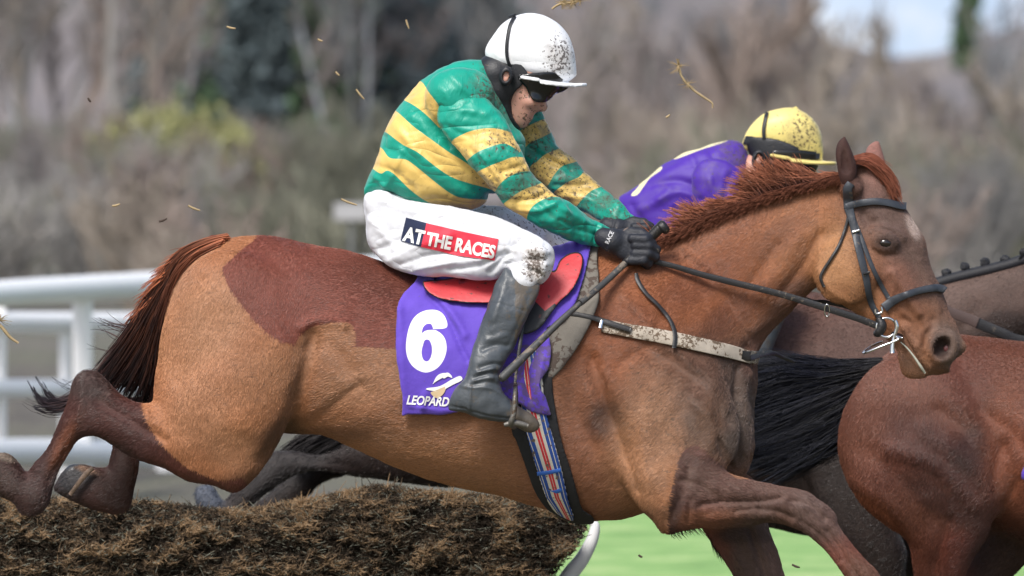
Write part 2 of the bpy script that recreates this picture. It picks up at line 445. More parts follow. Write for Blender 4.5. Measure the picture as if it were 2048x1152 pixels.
def plain(name, col, rough=.5, metal=0., spec=.5, var=.25, scale=30., bmp=.15, dist=.003, sheen=0., mud=0., mudcol=(.09, .06, .04), coat=0., mscale=90):
    m, nt, bs = new_mat(name); v = coords(nt)
    n = ntex(nt, v, scale, 5); c = mix(nt, n, tuple(x * (1 - var) for x in col), tuple(min(1, x * (1 + var)) for x in col))
    if mud:
        s_ = mth(nt, 'MULTIPLY', ntex(nt, v, mscale, 4, .6, .6), ntex(nt, v, mscale * .12, 3)); c = mix(nt, sstep(nt, s_, .40 - mud * .22, .43 - mud * .18), c, mudcol)
    nt.links.new(c, bs.inputs['Base Color']); bs.inputs['Roughness'].default_value = rough; bs.inputs['Metallic'].default_value = metal
    bs.inputs['Specular IOR Level'].default_value = spec; bs.inputs['Sheen Weight'].default_value = sheen; bs.inputs['Coat Weight'].default_value = coat
    if bmp: bump(nt, bs, ntex(nt, v, scale * 6, 4), bmp, dist)
    return m
def coat_mat(name, rough=.45, spec=.32, speck=1.0, mudc=(.075, .052, .04), sheen=.03):
    m, nt, bs = new_mat(name); v = coords(nt); vs = coords(nt, (18, 60, 60), (0, R(20), 0))
    edge = mth(nt, 'ADD', attr(nt, 'patch'), mth(nt, 'MULTIPLY', mth(nt, 'SUBTRACT', ntex(nt, v, 130, 5, .7), .5), 11.0))
    c = mix(nt, sstep(nt, edge, -2.0, 2.0), attr(nt, 'ColB', True), attr(nt, 'ColA', True))
    c = mix(nt, .60, c, ramp(nt, ntex(nt, vs, 6, 6, .75), [(.30, (.45, .42, .40)), (.70, (1.35, 1.35, 1.35))]), 'MULTIPLY')
    c = mix(nt, .45, c, ramp(nt, ntex(nt, v, 6, 6, .65), [(.3, (.55, .48, .45)), (.7, (1.3, 1.22, 1.15))]), 'MULTIPLY')
    film = mth(nt, 'ADD', ntex(nt, v, 15, 6, .7), mth(nt, 'MULTIPLY', mth(nt, 'SUBTRACT', attr(nt, 'mud'), .6), .5)); c = mix(nt, mth(nt, 'MULTIPLY', sstep(nt, film, .42, .72), .34 * speck), c, tuple(x * 1.5 for x in mudc))
    s_ = mth(nt, 'ADD', ntex(nt, v, 190, 5, .65, .4), mth(nt, 'MULTIPLY', mth(nt, 'SUBTRACT', attr(nt, 'mud'), .5), .22 * speck))
    c = mix(nt, mth(nt, 'MULTIPLY', sstep(nt, s_, .60, .70), .65), c, mudc)
    vd = coords(nt, (26, 150, 150), (0, R(24), 0)); dash = sstep(nt, mth(nt, 'ADD', ntex(nt, vd, 1.0, 3, .6), mth(nt, 'MULTIPLY', ntex(nt, v, 5, 3), .35)), .80, .90); c = mix(nt, mth(nt, 'MULTIPLY', dash, .55), c, tuple(x * .7 for x in mudc))
    lite = sstep(nt, ntex(nt, vs, 3.3, 5, .7), .55, .75); c = mix(nt, mth(nt, 'MULTIPLY', lite, .5), c, mix(nt, 1.0, c, (1.7, 1.6, 1.55), 'MULTIPLY'))
    nt.links.new(c, bs.inputs['Base Color']); bs.inputs['Specular IOR Level'].default_value = spec
    nt.links.new(mth(nt, 'ADD', mth(nt, 'MULTIPLY', attr(nt, 'mud'), .25), rough - .06), bs.inputs['Roughness'])
    bs.inputs['Sheen Weight'].default_value = sheen; bs.inputs['Sheen Roughness'].default_value = .4; bs.inputs['Sheen Tint'].default_value = (.9, .8, .75, 1)
    b1 = bump(nt, bs, ntex(nt, vs, 14, 5, .75), .5, .004)
    bump(nt, bs, ntex(nt, v, 16, 4, .6), .35, .012, b1)
    return m
def hair_mat(name, rough=.45):
    m, nt, bs = new_mat(name); nt.links.new(attr(nt, 'Col', True), bs.inputs['Base Color'])
    bs.inputs['Roughness'].default_value = rough; bs.inputs['Specular IOR Level'].default_value = .18; return m
class DV:                                    # front depth map of a built mesh, from its vertices (px space)
    def __init__(s, Vs, st=8, blur=2, side=-1):
        V = np.concatenate(Vs) if isinstance(Vs, list) else Vs
        if side > 0: V = V * np.array([1, 1, -1])
        s.x0, s.y0 = V[:, 0].min() - 2 * st, V[:, 1].min() - 2 * st; s.st = st
        nx = int((V[:, 0].max() - s.x0) / st) + 4; ny = int((V[:, 1].max() - s.y0) / st) + 4
        i = np.round((V[:, 0] - s.x0) / st).astype(int); j = np.round((V[:, 1] - s.y0) / st).astype(int)
        Z = np.full((nx, ny), 1e6); np.minimum.at(Z, (i, j), V[:, 2]); s.miss = Z > 1e5; Z[s.miss] = np.nan
        for it in range(80):
            m = np.isnan(Z)
            if not m.any(): break
            Zp = np.pad(Z, 1, constant_values=np.nan); q = np.stack([Zp[2:, 1:-1], Zp[:-2, 1:-1], Zp[1:-1, 2:], Zp[1:-1, :-2]])
            c = (~np.isnan(q)).sum(0); Z = np.where(m & (c > 0), np.nansum(q, 0) / np.maximum(c, 1), Z)
        Z = np.where(np.isnan(Z), 0, Z)
        for it in range(blur):
            Zp = np.pad(Z, 1, mode='edge'); Z = (Zp[2:, 1:-1] + Zp[:-2, 1:-1] + Zp[1:-1, 2:] + Zp[1:-1, :-2] + 2 * Z) / 6
        s.Z = Z * (-1 if side > 0 else 1)
    __call__ = Depth.__call__
def resample(fl, g):                         # trilinear sample of field fl on the grid of g
    A = fl.f
    for ax in range(3):
        x = (g.o[ax] + g.st * np.arange(g.n[ax]) - fl.o[ax]) / fl.st; x = np.clip(x, 0, fl.n[ax] - 1.001); i = x.astype(int); f_ = (x - i).astype(np.float32)
        sh = [1, 1, 1]; sh[ax] = -1; f_ = f_.reshape(sh); A = np.take(A, i, ax) * (1 - f_) + np.take(A, i + 1, ax) * f_
    return A
def shell(g, fl, poly, off, th, fold=None, k=0, sp=True, zcut=None):
    """cloth or leather lying off..off+th px outside body field fl, within outline poly"""
    B = resample(fl, g); X, Y = np.meshgrid(g.o[0] + g.st * np.arange(g.n[0]), g.o[1] + g.st * np.arange(g.n[1]), indexing='ij')
    d2 = sdf2(spline(poly, 6) if sp else np.array(poly, float), X, Y)[:, :, None]
    o = off + th / 2 + (fold(X, Y)[:, :, None] if fold else 0)
    d = np.maximum(d2, np.abs(B - o) - th / 2)
    if zcut is not None:
        Z = (g.o[2] + g.st * np.arange(g.n[2]))[None, None, :]; d = np.maximum(d, Z - zcut)
    a = np.zeros(3, int); g.comb(a, g.n, d, k); return g
def folds(lines):
    def fn(X, Y):
        r = np.zeros(X.shape)
        for P, wd, amp in lines: r += amp * np.exp(-(dline(spline(P, 4, False), X, Y) / wd) ** 2)
        return r
    return fn
def text(name, s, mat, parent, x, y, size, zf, off=1.5, ang=0, shear=0, sx=1.0, bold=.02, Y0=0., th=.8, cuts=2, spacing=1.0):
    """lettering: baseline start (x, y) px, cap height about .7 size"""
    cu = bpy.data.curves.new(name, 'FONT'); cu.body = s; cu.size = 1; cu.offset = bold; cu.shear = shear; cu.resolution_u = 4; cu.space_character = spacing
    ob = bpy.data.objects.new(name, cu); COL.objects.link(ob); dg = bpy.context.evaluated_depsgraph_get(); me = bpy.data.meshes.new_from_object(ob.evaluated_get(dg))
    bpy.data.objects.remove(ob); bm = bmesh.new(); bm.from_mesh(me); bmesh.ops.triangulate(bm, faces=bm.faces[:])
    for _ in range(cuts):
        es = [e for e in bm.edges if e.calc_length() * size > 7]
        if es: bmesh.ops.subdivide_edges(bm, edges=es, cuts=1, use_grid_fill=False); bmesh.ops.triangulate(bm, faces=[f for f in bm.faces if len(f.verts) > 3])
    ca, sa = math.cos(R(ang)), math.sin(R(ang))
    for v in bm.verts:
        u, w = v.co.x * size * sx, v.co.y * size; px = x + u * ca - w * sa * -1 if False else x + u * ca + w * sa; py = y + u * sa - w * ca
        v.co = pt(px, py, (float(zf(px, py)) - off) / SC + Y0)
    bm.to_mesh(me); bm.free(); me.materials.clear(); me.materials.append(mat); o = bpy.data.objects.new(name, me); return link(o, parent)
def patchmesh(name, poly, zf, off, mat, parent=None, Y0=0., st=4, th=1.2, sp=False):
    """thin sewn patch following zf (closed, with a little thickness)"""
    P = np.array(poly, float); g = Field(P[:, 0].min() - 8, P[:, 0].max() + 8, P[:, 1].min() - 8, P[:, 1].max() + 8, 0, 1, 1)
    bm = bmesh.new(); Q = spline(poly, 6) if sp else P
    vs = [bm.verts.new((q[0], q[1], 0)) for q in Q]; fc = bm.faces.new(vs)
    bmesh.ops.triangulate(bm, faces=[fc])
    for _ in range(6):
        es = [e for e in bm.edges if e.calc_length() > st * 2]
        if not es: break
        bmesh.ops.subdivide_edges(bm, edges=es, cuts=1); bmesh.ops.triangulate(bm, faces=[f for f in bm.faces if len(f.verts) > 3])
    V = []; F = []
    bm.verts.index_update()
    for v in bm.verts: V.append((v.co.x, v.co.y, float(zf(v.co.x, v.co.y)) - off))
    n = len(V); V += [(a, b, c + th) for a, b, c in V]
    for f_ in bm.faces:
        i = [v.index for v in f_.verts]; F.append(i if f_.normal.z < 0 else i[::-1]); F.append([k + n for k in (i[::-1] if f_.normal.z < 0 else i)])
    for e in bm.edges:
        if len(e.link_faces) == 1: a, b = e.verts[0].index, e.verts[1].index; F.append([a, b, b + n, a + n])
    bm.free(); return mesh_obj(name, pts_np(np.array(V), Y0), [tuple(f) for f in F], mat, parent, smooth=False)
# ================================================================ chestnut racehorse (the subject)
M_coat = coat_mat("chestnut_coat")
TAN = (.40, .175, .083); REDB = (.20, .062, .042); DARK = (.085, .042, .032); MUDG = (.16, .115, .095); ORG = (.275, .094, .038)
def coat_attrs(o, V, patches, A, B, mud):
    cattr(o, 'ColA', A); cattr(o, 'ColB', B)
    d = np.full(len(V), 60.)
    for P in patches: d = np.minimum(d, sdf2(spline(P, 5), V[:, 0], V[:, 1]))
    fattr(o, 'patch', np.clip(d, -60, 60)); fattr(o, 'mud', mud)

chestnut = empty("racehorse", pt(900, 1720))
tag(chestnut, "chestnut racehorse in mid leap with clipped tan coat and white number 6 cloth", "horse")
f = Field(-90, 1965, 250, 1735, -250, 250, 4.8)
# trunk
f.inflate([(430, 488), (480, 475), (545, 474), (620, 488), (700, 503), (780, 530), (860, 560), (940, 560), (1040, 530), (1120, 508), (1200, 492),
           (1290, 492), (1390, 540), (1470, 640), (1500, 740), (1497, 790), (1506, 850), (1508, 895), (1498, 935), (1478, 962), (1430, 985), (1360, 1010), (1290, 1027),
           (1230, 1040), (1160, 1040), (1100, 1022), (1020, 998), (960, 985), (880, 965), (820, 945), (760, 922), (705, 895), (650, 872), (590, 868), (500, 860), (420, 880),
           (350, 850), (318, 790), (312, 700), (322, 640), (340, 575), (375, 520)], .84, 400)
# neck
f.inflate([(1180, 560), (1200, 500), (1270, 492), (1320, 480), (1400, 440), (1500, 398), (1600, 364), (1680, 346), (1722, 342), (1760, 400), (1730, 500), (1680, 560),
           (1636, 574), (1608, 597), (1580, 624), (1549, 655), (1526, 688), (1511, 722), (1500, 800), (1440, 900), (1300, 880), (1200, 720)], .47, 260, k=40)
# head: skull and jaw, then the long face
f.inflate([(1690, 352), (1722, 330), (1760, 345), (1788, 388), (1811, 416), (1826, 442), (1848, 480), (1859, 526), (1872, 556), (1888, 592), (1900, 628), (1914, 660), (1900, 720), (1860, 730),
           (1815, 700), (1790, 690), (1770, 676), (1745, 650), (1715, 628), (1688, 611), (1662, 597), (1646, 578), (1636, 545), (1635, 515), (1644, 480), (1664, 440)], .60, 130, k=10)
f.inflate([(1845, 640), (1880, 625), (1906, 648), (1920, 672), (1932, 690), (1929, 704), (1914, 717), (1902, 727), (1899, 743), (1884, 749), (1863, 750), (1840, 745), (1815, 720), (1800, 690), (1815, 650)], .78, 70, k=14)
f.inflate([(1775, 672), (1795, 668), (1815, 690), (1838, 722), (1856, 742), (1852, 754), (1831, 757), (1812, 752), (1803, 742), (1799, 726), (1794, 703), (1783, 690)], .72, 50, k=6)
f.chain([(1700, 372, -36, 24), (1694, 350, -44, 14)], k=10)
f.chain([(1700, 372, 38, 26), (1748, 345, 44, 17)], k=10)
f.ell((1690, 545, -48), (62, 64, 22), 22); f.ell((1690, 545, 48), (62, 64, 22), 22)         # cheeks
f.ell((1886, 693, -46), (33, 38, 20), 10, ang=20); f.ell((1886, 693, 46), (33, 38, 20), 10, ang=20)   # nostril rims
f.ell((1884, 695, -66), (18, 24, 34), 3, True, ang=28); f.ell((1884, 695, 66), (18, 24, 34), 4, True, ang=20)
f.ell((1770, 482, -52), (28, 19, 11), 12, ang=10); f.ell((1770, 482, 52), (28, 19, 11), 12, ang=10)   # brow and lids
f.ell((1771, 486, -70), (16, 9, 16), 3, True, ang=8); f.ell((1771, 486, 70), (16, 9, 16), 3, True, ang=8)
# thighs
for s_ in (-1, 1):
    f.inflate([(455, 500), (395, 520), (352, 580), (330, 640), (315, 720), (307, 800), (315, 870), (360, 930), (430, 965), (485, 972), (525, 935), (556, 885), (585, 820), (606, 760), (622, 700), (600, 620), (540, 530)],
              .60, 120, z=((420, 520, s_ * 92), (340, 700, s_ * 84), (450, 800, s_ * 112), (470, 950, s_ * 104)), k=26)
# near hind leg: gaskin, hock, cannon, pastern and hoof
f.inflate([(480, 980), (425, 971), (372, 960), (330, 937), (286, 924), (258, 911), (222, 886), (200, 874), (176, 872), (158, 879), (142, 899), (120, 938), (106, 970), (99, 996), (88, 1019), (66, 1031),
           (45, 1028), (33, 1010), (36, 988), (50, 960), (66, 931), (88, 905), (104, 882), (116, 850), (129, 820), (139, 790), (146, 766), (160, 748), (180, 741), (201, 748), (218, 765), (242, 790), (270, 804),
           (305, 806), (350, 800), (420, 850), (520, 890)], .78, 70, z=((480, 900, -104), (300, 860, -96), (180, 800, -92), (60, 1000, -92)), k=10)
f.inflate([(70, 1000), (40, 1010), (15, 998), (-10, 990), (-40, 985), (-70, 965), (-78, 935), (-50, 908), (-15, 905), (20, 908), (38, 925), (52, 945), (75, 965)], .85, 60, z=((0, 950, -92),), k=12)
# far hind leg
f.inflate([(420, 870), (330, 800), (270, 795), (236, 800), (222, 830), (224, 880), (219, 930), (204, 968), (202, 1000), (215, 1022), (236, 1028), (258, 1016), (266, 985), (274, 950), (281, 905), (300, 880), (360, 930), (420, 940)],
          .78, 70, z=((300, 860, 96), (240, 980, 92)), k=10)
f.inflate([(222, 940), (195, 936), (170, 930), (142, 931), (124, 944), (112, 966), (108, 978), (130, 992), (158, 1006), (190, 1020), (230, 1020), (240, 980)], .85, 60, z=((170, 980, 92),), k=10)
# shoulders and fore legs
for s_ in (-1, 1):
    f.inflate([(1180, 640), (1260, 600), (1340, 640), (1420, 720), (1470, 820), (1476, 900), (1440, 950), (1400, 1000), (1345, 1050), (1290, 1020), (1250, 960), (1215, 880), (1180, 780)],
              .52, 90, z=((1250, 700, s_ * 96), (1350, 900, s_ * 122), (1340, 1040, s_ * 128)), k=30)
f.inflate([(1260, 900), (1240, 940), (1272, 1006), (1302, 1040), (1322, 1064), (1338, 1069), (1366, 1062), (1408, 1056), (1452, 1055), (1500, 1052), (1540, 1046), (1590, 1057), (1618, 1070), (1643, 1092), (1670, 1124),
           (1692, 1152), (1730, 1208), (1785, 1285), (1820, 1338), (1850, 1345), (1872, 1325), (1862, 1298), (1812, 1225), (1762, 1153), (1726, 1116), (1698, 1080), (1678, 1050), (1671, 1028), (1657, 1012), (1636, 998),
           (1612, 984), (1561, 974), (1503, 959), (1437, 936), (1395, 905), (1340, 880)], .78, 85, z=((1330, 980, -136), (1500, 1000, -132), (1640, 1030, -124), (1850, 1330, -120)), k=12)
f.inflate([(1830, 1325), (1855, 1315), (1885, 1345), (1930, 1380), (1975, 1420), (1985, 1450), (1950, 1462), (1905, 1440), (1870, 1395)], .8, 60, z=((1900, 1400, -118),), k=8)
f.inflate([(1400, 1000), (1404, 1050), (1420, 1078), (1442, 1110), (1466, 1152), (1492, 1215), (1508, 1290), (1500, 1340), (1505, 1400), (1525, 1440), (1535, 1520), (1538, 1590), (1530, 1620), (1545, 1650), (1590, 1655),
           (1600, 1620), (1588, 1580), (1585, 1500), (1592, 1420), (1600, 1370), (1590, 1300), (1584, 1210), (1569, 1152), (1556, 1104), (1540, 1060), (1528, 1010), (1500, 955), (1440, 940)], .78, 80, z=((1450, 1000, 118), (1550, 1400, 112)), k=12)
f.inflate([(1545, 1640), (1590, 1635), (1625, 1670), (1655, 1705), (1650, 1722), (1600, 1724), (1560, 1715), (1552, 1680)], .8, 60, z=((1600, 1680, 112),), k=8)
# chest and sheath of muscle
f.inflate([(1440, 720), (1500, 740), (1497, 790), (1506, 850), (1508, 895), (1498, 935), (1476, 960), (1440, 950), (1425, 860), (1430, 780)], .8, 70, z=((1470, 850, -52),), k=14)
f.inflate([(1440, 720), (1500, 740), (1497, 790), (1506, 850), (1508, 895), (1498, 935), (1476, 960), (1440, 950), (1425, 860), (1430, 780)], .8, 70, z=((1470, 850, 52),), k=14)
# dock of the tail
f.chain([(430, 495, 0, 26), (385, 515, 0, 22), (345, 560, 0, 18), (318, 620, 0, 13), (300, 690, 0, 8)], 14)
ST = [
 ([(628, 672), (612, 740), (590, 815), (556, 880), (530, 920)], 15, -13), ([(604, 655), (640, 640), (690, 650)], 10, 6), ([(600, 700), (660, 690), (700, 740)], 22, -5),
 ([(640, 872), (700, 850), (790, 800)], 26, 6), ([(620, 850), (680, 800), (720, 770)], 10, -5),
 ([(400, 560), (370, 650), (352, 760)], 12, -4), ([(460, 600), (500, 720), (480, 850)], 45, 7), ([(540, 600), (560, 700)], 25, 4),
 ([(640, 560), (760, 600)], 40, 5),
 ([(1185, 720), (1210, 800), (1245, 900), (1270, 980)], 14, -9), ([(1225, 760), (1270, 830), (1300, 950)], 30, 7), ([(1212, 838)], 26, -8),
 ([(1260, 600), (1330, 680), (1400, 740)], 16, 6), ([(1300, 700), (1400, 760), (1450, 830)], 14, -5), ([(1390, 800), (1430, 860), (1410, 910)], 18, 6),
 ([(1476, 735), (1472, 800), (1462, 842)], 8, -10), ([(1440, 880), (1458, 930)], 8, -9), ([(1452, 740), (1448, 800), (1440, 860)], 14, -5), ([(1430, 760), (1420, 820)], 14, 5), ([(1494, 780), (1490, 830)], 6, 4), ([(1400, 720), (1380, 790), (1330, 860)], 14, -4), ([(1330, 740), (1300, 820), (1290, 900)], 18, 4), ([(1160, 700), (1150, 800), (1190, 900)], 18, -4), ([(1100, 760), (1130, 860), (1170, 960)], 22, 3), ([(1340, 600), (1300, 680), (1240, 730)], 12, -4), ([(1420, 620), (1380, 680)], 20, 4), ([(1488, 850), (1490, 900)], 12, 5), ([(1462, 850), (1478, 845), (1500, 850)], 6, -3),
 ([(1636, 590), (1600, 620), (1560, 650), (1480, 705)], 12, -7), ([(1640, 470), (1600, 540), (1560, 590)], 10, -5), ([(1600, 470), (1560, 540), (1520, 590)], 14, 4), ([(1555, 490), (1500, 570)], 12, -4),
 ([(1500, 430), (1400, 500), (1300, 560)], 40, 5), ([(1380, 930), (1366, 980), (1340, 1040)], 12, -5), ([(1400, 1010), (1450, 1004), (1520, 1002), (1560, 994)], 6, -6), ([(1430, 975), (1500, 985)], 14, 4),
 ([(1420, 1035), (1500, 1030), (1540, 1028)], 10, 6), ([(1360, 960), (1400, 970), (1440, 1000)], 7, -4), ([(1380, 1000), (1376, 1040)], 6, -4), ([(1470, 1020), (1520, 1016)], 4, -3), ([(1580, 1000), (1620, 1010), (1650, 1040)], 5, -4), ([(1600, 1040), (1640, 1070), (1680, 1120)], 4, -4), ([(1450, 1080), (1490, 1150)], 12, 5), ([(1500, 1060), (1530, 1150)], 7, -5), ([(1520, 1018), (1560, 1024), (1584, 1036)], 6, -6), ([(1640, 1020), (1610, 1010)], 14, 4), ([(1655, 1060), (1700, 1130), (1760, 1210)], 5, -6), ([(1625, 1075), (1690, 1152)], 6, 3),
 ([(200, 800), (260, 840), (330, 880)], 10, -5), ([(170, 770), (150, 850), (110, 920)], 9, 5), ([(130, 900), (100, 960)], 7, -5), ([(70, 990)], 20, 4), ([(300, 830), (360, 900)], 22, 5),
 ([(1640, 545), (1655, 575), (1690, 600), (1720, 615)], 6, 3), ([(1740, 610), (1735, 560), (1728, 500)], 16, -5), ([(1785, 545), (1810, 585), (1838, 625)], 8, 9), ([(1765, 575), (1800, 640)], 14, -8), ([(1725, 430), (1738, 445), (1752, 446)], 8, -6), ([(1840, 520), (1862, 570), (1880, 620)], 5, 3), ([(1800, 620), (1830, 650), (1845, 700)], 4, 3), ([(1700, 400), (1716, 440), (1730, 480)], 8, 4), ([(1780, 520), (1790, 560), (1780, 600)], 3.5, 2.5), ([(1860, 650), (1845, 665), (1838, 690)], 5, 3),
 ([(1742, 462), (1760, 455), (1790, 462), (1806, 476)], 7, 6), ([(1748, 492), (1770, 502), (1796, 500)], 4, 3), ([(1815, 500), (1845, 560)], 14, -4), ([(1720, 420), (1740, 440)], 14, -4),
 ([(1794, 655), (1812, 680), (1832, 715), (1850, 742)], 3.5, -7), ([(1820, 675), (1842, 708), (1862, 735)], 7, 3), ([(1865, 640), (1850, 690), (1860, 722)], 8, -4), ([(1900, 740), (1872, 738)], 5, 2),
 ([(1810, 640), (1840, 655), (1850, 690)], 9, -3), ([(1812, 600), (1860, 660)], 8, 2),
 ([(800, 860), (830, 930)], 30, 2), ([(900, 860), (920, 950)], 22, -2), ([(960, 880), (985, 960)], 22, 2), ([(1040, 700), (1020, 850)], 60, 3)]
chest_o, HV, HF = build("body", f, M_coat, chestnut, strokes=ST, rl=2, noise=[(75, 3.0, (1, 1, 1)), (26, 1.0, (1, 1, 1)), (11, .4, (1, 1, 1))])
lay = [(430, 640, 60, 90, 10, (.44, .24, .14), .7), (520, 760, 70, 60, 0, (.33, .165, .085), .6), (400, 820, 60, 80, 20, (.35, .18, .10), .6), (470, 900, 60, 40, 20, (.40, .21, .115), .6), (600, 740, 22, 80, 15, (.24, .12, .065), .6), (700, 780, 70, 40, -10, (.44, .235, .13), .6), (760, 860, 80, 26, 15, (.26, .13, .07), .5), (900, 880, 90, 30, 8, (.34, .17, .085), .6), (1130, 860, 40, 90, -10, (.21, .09, .055), .6), (1000, 980, 120, 24, 12, (.24, .115, .06), .5),  # narrow dark band along the flank fold is painted shade
       (1000, 700, 300, 260, 0, (.33, .16, .085), .6), (820, 720, 260, 110, 10, (.30, .165, .095), .5), (900, 950, 400, 60, 12, (.40, .205, .095), .5),
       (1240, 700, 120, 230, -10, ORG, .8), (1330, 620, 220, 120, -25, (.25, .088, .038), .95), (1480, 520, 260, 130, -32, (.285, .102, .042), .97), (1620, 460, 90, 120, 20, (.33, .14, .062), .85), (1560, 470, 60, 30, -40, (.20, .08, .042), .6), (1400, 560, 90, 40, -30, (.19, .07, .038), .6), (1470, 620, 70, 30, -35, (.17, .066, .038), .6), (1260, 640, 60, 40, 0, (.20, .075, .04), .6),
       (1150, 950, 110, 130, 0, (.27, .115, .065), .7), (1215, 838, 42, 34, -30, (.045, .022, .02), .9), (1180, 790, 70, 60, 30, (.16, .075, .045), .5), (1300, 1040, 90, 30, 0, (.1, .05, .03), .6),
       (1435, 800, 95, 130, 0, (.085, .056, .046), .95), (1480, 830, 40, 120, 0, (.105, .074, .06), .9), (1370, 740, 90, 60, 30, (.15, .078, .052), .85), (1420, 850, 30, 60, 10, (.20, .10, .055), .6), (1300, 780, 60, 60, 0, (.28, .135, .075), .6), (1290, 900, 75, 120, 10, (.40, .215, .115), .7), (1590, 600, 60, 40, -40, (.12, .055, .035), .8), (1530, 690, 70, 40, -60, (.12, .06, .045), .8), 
       (1480, 440, 280, 22, -28, (.17, .085, .06), .35),
       (1690, 530, 62, 90, 0, (.40, .205, .095), .9), (1700, 600, 50, 30, 20, (.36, .17, .08), .8), (1775, 440, 75, 120, -25, (.125, .078, .066), .97), (1850, 560, 45, 110, -25, (.135, .085, .070), .92), (1745, 520, 30, 60, -10, (.27, .125, .07), .6),
       (1800, 570, 36, 60, -25, (.24, .11, .075), .7), (1840, 640, 50, 40, 0, (.25, .115, .065), .8), (1810, 690, 32, 40, -40, (.24, .13, .09), .7), (1895, 690, 38, 55, -15, (.15, .105, .085), .95), (1870, 745, 36, 14, 0, (.15, .075, .045), .8),
       (1830, 735, 36, 26, 30, (.22, .12, .075), .7), (1736, 375, 40, 30, 0, (.2, .11, .09), .8), (1694, 340, 22, 44, 0, (.07, .03, .022), 1.), (1750, 320, 20, 50, 0, (.3, .16, .13), 1.), (1826, 454, 10, 26, -25, (.50, .40, .36), .8), (1882, 694, 19, 24, 0, (.03, .018, .018), .9),
       (1772, 486, 26, 15, 5, (.05, .03, .025), .8), (560, 880, 60, 40, -60, (.12, .06, .035), .8), (480, 975, 70, 30, -20, (.1, .05, .032), .7), (640, 872, 100, 18, 0, (.12, .06, .04), .4), (360, 660, 60, 120, 0, (.42, .22, .12), .5), (330, 560, 60, 40, -40, (.34, .19, .12), .5)]  # dark groin patch is shade of the fold put into the colour
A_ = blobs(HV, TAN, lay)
B_ = blobs(HV, REDB, [(-20, 980, 300, 260, 0, (.046, .020, .017), .96), (250, 850, 150, 60, 30, (.070, .027, .022), .9), (180, 760, 60, 40, 0, (.06, .038, .034), .9), (126, 900, 18, 60, 22, (.15, .048, .021), .9), (60, 1000, 50, 40, 0, (.06, .032, .028), .9),  # grey patch on the hock is a painted highlight
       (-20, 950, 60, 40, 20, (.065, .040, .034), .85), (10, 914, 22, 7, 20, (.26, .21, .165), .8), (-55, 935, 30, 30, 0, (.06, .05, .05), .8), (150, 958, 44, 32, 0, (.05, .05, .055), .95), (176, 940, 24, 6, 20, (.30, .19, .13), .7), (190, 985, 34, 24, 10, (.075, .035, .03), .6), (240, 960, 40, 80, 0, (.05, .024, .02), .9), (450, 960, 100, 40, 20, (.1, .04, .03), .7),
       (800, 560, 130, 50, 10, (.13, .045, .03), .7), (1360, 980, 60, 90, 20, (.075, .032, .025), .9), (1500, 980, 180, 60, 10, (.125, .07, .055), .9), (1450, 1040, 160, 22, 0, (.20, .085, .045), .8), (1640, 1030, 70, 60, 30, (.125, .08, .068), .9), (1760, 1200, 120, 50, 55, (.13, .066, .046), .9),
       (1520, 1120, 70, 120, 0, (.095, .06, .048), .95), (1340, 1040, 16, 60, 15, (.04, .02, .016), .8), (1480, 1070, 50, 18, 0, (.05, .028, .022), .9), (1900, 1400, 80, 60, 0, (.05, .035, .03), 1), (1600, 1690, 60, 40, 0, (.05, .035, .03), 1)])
near_fore = (HV[:, 2] < 0) & (HV[:, 1] > 930) & (HV[:, 0] > 1330)
mud = np.clip(.12 + .9 * np.exp(-(((HV[:, 0] - 1460) / 200) ** 2 + ((HV[:, 1] - 860) / 180) ** 2)) + .45 * (HV[:, 0] > 1700) + .3 * np.exp(-((HV[:, 0] - 1250) / 120) ** 2) + .3 * (HV[:, 0] < 300), 0, 1)
PATCH = [[(505, 484), (503, 484), (476, 506), (447, 533), (445, 535), (452, 560), (470, 592), (498, 628), (528, 660), (560, 681), (590, 688), (592, 686), (603, 668), (625, 654), (660, 646), (690, 645), (706, 652), (712, 672), (712, 690), (714, 692), (800, 698), (1000, 700), (1000, 400), (700, 400), (560, 440)],
         [(284, 790), (284, 800), (290, 835), (305, 862), (325, 890), (350, 915), (390, 942), (440, 960), (500, 968), (500, 1100), (-200, 1200), (-200, 600), (250, 700)],
         [(1366, 905), (1382, 893), (1400, 893), (1440, 925), (1480, 958), (1600, 940), (2100, 950), (2100, 1800), (1300, 1800), (1334, 1068), (1338, 1010), (1350, 945)],
         [(460, 470), (400, 484), (350, 540), (330, 600), (318, 640), (300, 700), (250, 640), (330, 440)]]
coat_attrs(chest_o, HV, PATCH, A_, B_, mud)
M_eye = plain("dark_eye", (.012, .008, .007), rough=.06, spec=.8, bmp=0, var=0)
m_ = (abs(HV[:, 0] - 1771) < 34) & (abs(HV[:, 1] - 486) < 26) & (HV[:, 2] < 0); EZ = -HV[m_, 2].min() - 6
for s_ in (-1, 1):
    g = Field(1740, 1800, 460, 512, s_ * EZ - 26, s_ * EZ + 26, 2.5); g.ell((1771, 486, s_ * (EZ - 3)), (16, 10.5, 11), 0, ang=6); build("eye", g, M_eye, chestnut)
# inner pink of the nostril
M_pink = plain("nostril_lining", (.13, .045, .045), rough=.4)
g = Field(1870, 1910, 670, 715, -70, -20, 2.5); g.ell((1894, 697, -36), (8, 8, 4), 0, ang=20); build("nostril_lining", g, M_pink, chestnut)
